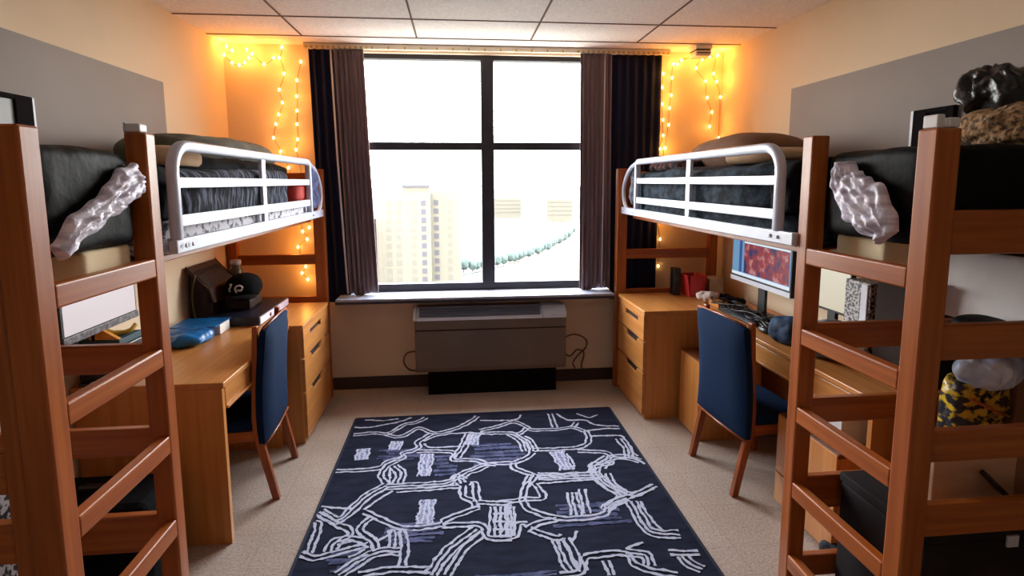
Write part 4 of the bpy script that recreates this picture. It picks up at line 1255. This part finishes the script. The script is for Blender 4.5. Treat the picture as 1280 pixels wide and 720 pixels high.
# under the left bed, in the dark behind the near rails
st = thing('suitcase', 'black suitcase standing in the dark under the left loft bed', 'suitcase', (-1.42, 2.1, 0))
boxes('shell', [(-1.62, -1.16, 1.96, 2.22, .03, .46)], M_black, st, .03)
boxes('handle', [(-1.46, -1.32, 2.07, 2.10, .462, .485)], M_black_plastic, st, .006)
boxes('wheel', [(-1.60, -1.56, 2.0, 2.04, 0, .032), (-1.22, -1.18, 2.0, 2.04, 0, .032), (-1.60, -1.56, 2.14, 2.18, 0, .032), (-1.22, -1.18, 2.14, 2.18, 0, .032)], M_black_plastic, st, .005)
mb = thing('mesh_basket', 'black and white mesh basket at the lower left edge behind the near post', 'basket', (-1.3, 1.6, .0))
boxes('basket_body', [(-1.60, -1.27, 1.41, 1.56, .0, .80)], mat('mesh_pattern', srgb(190, 186, 190), .6, col2=srgb(24, 22, 24), scale=(60, 60, 60), lo=.47, hi=.53), mb, .01)
boxes('basket_lid', [(-1.605, -1.265, 1.405, 1.565, .80, .84)], M_white, mb, .005)

# ================================================================== STRING LIGHTS
BULB = bpy.data.materials.new('warm_bulb'); BULB.use_nodes = True
bb_ = BULB.node_tree.nodes['Principled BSDF']
bb_.inputs['Emission Color'].default_value = (1.0, .60, .20, 1); bb_.inputs['Emission Strength'].default_value = 9.0
bb_.inputs['Base Color'].default_value = (.9, .7, .4, 1)
M_wire = mat('copper_wire', srgb(176, 128, 70), .5, metal=.3)
GLOW = 0.48


def string(label, strands, loc, glow):
    t = thing('string_lights', label, 'string lights', loc)
    bm = bmesh.new()
    for s_pts in strands:
        add_tube(bm, smooth_path([(x, 4.200, z) for x, z in s_pts], 4), .0022, 5)
    obj('wire', bm, M_wire, t)
    for s_pts in strands:
        for x, z in s_pts:
            bm = bmesh.new()
            add_lathe(bm, [(.0035, -.012), (.0075, -.007), (.0085, 0), (.006, .007), (.002, .011)], (x, 4.190, z), 'z', 8)
            obj('bulb', bm, BULB, t)
    k = 0
    for si, s_pts in enumerate(strands):
        for x, z in s_pts:
            k += 1
            if k % (6 if si == 0 and x < 0 else 3) == 1:
                lamp('string_glow', 'POINT', (x, 4.105, z), GLOW, (1.0, .38, .05), size=.03)
    return t


string('warm fairy lights looped on the wall left of the window', [
    [(-1.64, 2.62), (-1.603, 2.591), (-1.66, 2.56), (-1.609, 2.506), (-1.56, 2.49), (-1.519, 2.508), (-1.49, 2.54), (-1.465, 2.571), (-1.50, 2.60)],
    [(-1.465, 2.571), (-1.385, 2.499), (-1.315, 2.545), (-1.276, 2.546), (-1.253, 2.62)],
    [(-1.276, 2.546), (-1.248, 2.433), (-1.288, 2.318), (-1.27, 2.226), (-1.30, 2.14), (-1.324, 2.07), (-1.346, 1.97), (-1.30, 1.87), (-1.25, 1.75), (-1.22, 1.60), (-1.20, 1.40), (-1.17, 1.27), (-1.14, 1.21), (-1.21, 1.15), (-1.16, 1.0), (-1.19, .95), (-1.15, .90)],
    [(-1.124, 2.52), (-1.159, 2.388), (-1.164, 2.273), (-1.169, 2.169), (-1.174, 2.07), (-1.174, 1.959), (-1.189, 1.883), (-1.16, 1.7), (-1.15, 1.5), (-1.12, 1.3)]],
       (-1.3, 4.2, 2.6), [(-1.60, 2.53, 1.2), (-1.22, 2.35, 1.3), (-1.24, 2.02, 1.2), (-1.2, 1.20, .7), (-1.3, .93, .4)])
string('warm fairy lights looped on the wall right of the window', [
    [(1.599, 2.461), (1.625, 2.474), (1.621, 2.37), (1.625, 2.241), (1.635, 2.12), (1.639, 1.999), (1.616, 1.893), (1.65, 1.90), (1.64, 1.6), (1.62, 1.32), (1.64, 1.17), (1.63, .95)],
    [(1.706, 2.548), (1.739, 2.548), (1.77, 2.579), (1.86, 2.60), (1.939, 2.588), (2.0, 2.61), (2.062, 2.62)],
    [(1.706, 2.548), (1.697, 2.444), (1.695, 2.31), (1.685, 2.211), (1.682, 2.081), (1.66, 1.90)],
    [(1.939, 2.588), (1.89, 2.52), (1.972, 2.423), (1.991, 2.294), (2.035, 2.183), (2.02, 2.07)],
    [(2.062, 2.62), (2.036, 2.48), (2.065, 2.419), (2.10, 2.30), (2.10, 1.98)]],
       (1.9, 4.2, 2.6), [(1.76, 2.45, 1.2), (2.02, 2.45, 1.5), (1.72, 2.1, 1.1), (2.04, 2.12, 1.2), (1.68, 1.2, .6), (2.0, 1.15, .5)])

# ================================================================== OUTSIDE THE WINDOW
G = -46.0
M_ground = mat('outdoor_ground', srgb(84, 82, 75), .9, col2=srgb(78, 80, 70), scale=(.02, .02, .02))  # plain ground colour with slight random variation
struct(boxes('ground', [(-900, 1200, 30, 1900, G - 2, G)], M_ground))
M_bld = mat('cream_concrete', srgb(80, 74, 62), .8, col2=srgb(77, 71, 59), scale=(.1, .1, .1))
M_wdark = mat('dark_window_glass', srgb(50, 48, 54), .8)
M_wpale = mat('pale_window_glass', srgb(72, 67, 58), .8)
bd = thing('apartment_building', 'tall cream apartment tower seen through the left window panes', 'building', (-10, 200, G))
boxes('tower', [(-29, -9.5, 196, 222, G, -2.4)], M_bld, bd)
boxes('side_wing', [(-9.5, 1.2, 200, 226, G, -2.0)], M_bld, bd)
boxes('roof_house', [(-20, -10, 202, 214, -2.4, .6)], M_bld, bd)
boxes('roof_line', [(-20, -10, 201.5, 202, -.4, .4)], M_wdark, bd)
bm = bmesh.new(); add_box(bm, -.9, .9, -.15, .05, -.9, .9)
w0 = None
for col, x, yy, mm in ((0, -24.5, 196, M_wpale), (1, -21.0, 196, M_wpale), (2, -15.6, 196, M_wpale), (3, -12.0, 196, M_wdark), (4, -7.6, 200, M_wdark), (5, -2.6, 200, M_wpale)):
    for r in range(10):
        if w0 is None or w0.data.materials[0] != mm:
            b2 = bmesh.new(); add_box(b2, -.85, .85, -.12, .05, -.95, .95)
            w0 = obj('window', b2, mm, None); w0.parent = bd
            w = w0
        else:
            w = w0.copy(); COL.objects.link(w)
        w.location = Vector((x, yy, -6.0 - r * 3.1)) - bd.location
bm.free()
b3 = thing('office_block', 'pale low block left of the cream tower, at the curtain edge', 'building', (-40, 190, G))
boxes('block_body', [(-46, -30.5, 190, 215, G, -12)], M_bld, b3)
boxes('block_window_band', [(-45, -31.2, 189.8, 190, -17 - i * 4, -15.6 - i * 4) for i in range(7)], M_wpale, b3)
# road and tree line running away to the right
M_road = mat('pale_asphalt', srgb(100, 100, 102), .9)
bm = bmesh.new(); pts = [(-30, 262), (-5, 272), (25, 305), (60, 418), (100, 520), (150, 640)]
prev = None
for x, y in pts:
    cur = (bm.verts.new((x, y - 9, G + .3)), bm.verts.new((x, y + 9, G + .3)))
    if prev:
        bm.faces.new((prev[0], prev[1], cur[1], cur[0]))
    prev = cur
struct(obj('road', bm, M_road))
M_leaf = mat('hazy_leaves', srgb(64, 74, 68), .9, col2=srgb(52, 63, 60), scale=(.3, .3, .3))
M_trunk = mat('tree_trunk', srgb(120, 100, 80), .9)
bm = bmesh.new(); add_blob(bm, (0, 0, 6.5), (3.9, 3.9, 4.4), 2.1, .9, .35, 3, 3)
tt = thing('tree', 'hazy green tree in the line along the road outside', 'tree', (0, 0, 0), 'trees along the road outside')
obj('crown', bm, M_leaf, tt)
bm = bmesh.new(); add_tube(bm, [(0, 0, 0), (0, 0, 4)], .45, 8); obj('trunk', bm, M_trunk, tt)
rr = random.Random(11)
spots = []
for i in range(34):
    t = i / 33
    x = -14 + 118 * t; y = 258 + 40 * t + 170 * t * t
    spots.append((x + rr.uniform(-1, 1), y + rr.uniform(-2, 2) + 8, rr.uniform(.6, .8)))
for i, (x, y, s) in enumerate(spots):
    o = tt if i == 0 else copy_tree(tt)
    o.location = (x, y, G); o.scale = (s, s, s); o.rotation_euler = (0, 0, rr.uniform(0, 6))
for i, (x, y, w, h, lab) in enumerate([(120, 620, 30, 27, 'pale far office block right of the mullion near the skyline'), (170, 660, 24, 24, 'second pale far block, at the right edge of the window'), (64, 700, 40, 26, 'wide pale far block just right of the mullion')]):
    b_ = thing('distant_building', lab, 'building', (x, y, G))
    boxes('building_body', [(x - w / 2, x + w / 2, y, y + 25, G, G + h)], M_bld, b_)
    boxes('window_band', [(x - w / 2 + 1, x + w / 2 - 1, y - .4, y, G + h - 4 - k * 5, G + h - 2.5 - k * 5) for k in range(4)], M_wpale, b_)
bm = bmesh.new()
prevr = None
for i in range(61):
    x = -900 + i * 35
    h = 30 + 22 * noise.noise(Vector((i * .17, 2, 0))) + 8 * noise.noise(Vector((i * .6, 5, 0)))
    cur = (bm.verts.new((x, 1500, G - 1)), bm.verts.new((x, 1620, G + h)), bm.verts.new((x, 1800, G - 1)))
    if prevr:
        for k in range(2):
            f = bm.faces.new((prevr[k], prevr[k + 1], cur[k + 1], cur[k])); f.smooth = True
    prevr = cur
struct(obj('hills', bm, mat('hazy_hills', srgb(88, 92, 90), .9)))
# added ceiling panel, out of view, that goes with the fill light
cl = thing('ceiling_lamp', 'added rectangular fill panel on the ceiling, out of view over the near end of the room', 'lamp', (0.2, .5, ZC))
boxes('lamp_frame', [(-.28, .68, .22, .24, ZC - .05, ZC), (-.28, .68, .76, .78, ZC - .05, ZC), (-.28, -.26, .24, .76, ZC - .05, ZC), (.66, .68, .24, .76, ZC - .05, ZC)], M_white, cl)
boxes('diffuser', [(-.26, .66, .24, .76, ZC - .03, ZC - .02)], emis('lamp_diffuser', (1, .9, .75, 1), 1.0), cl)
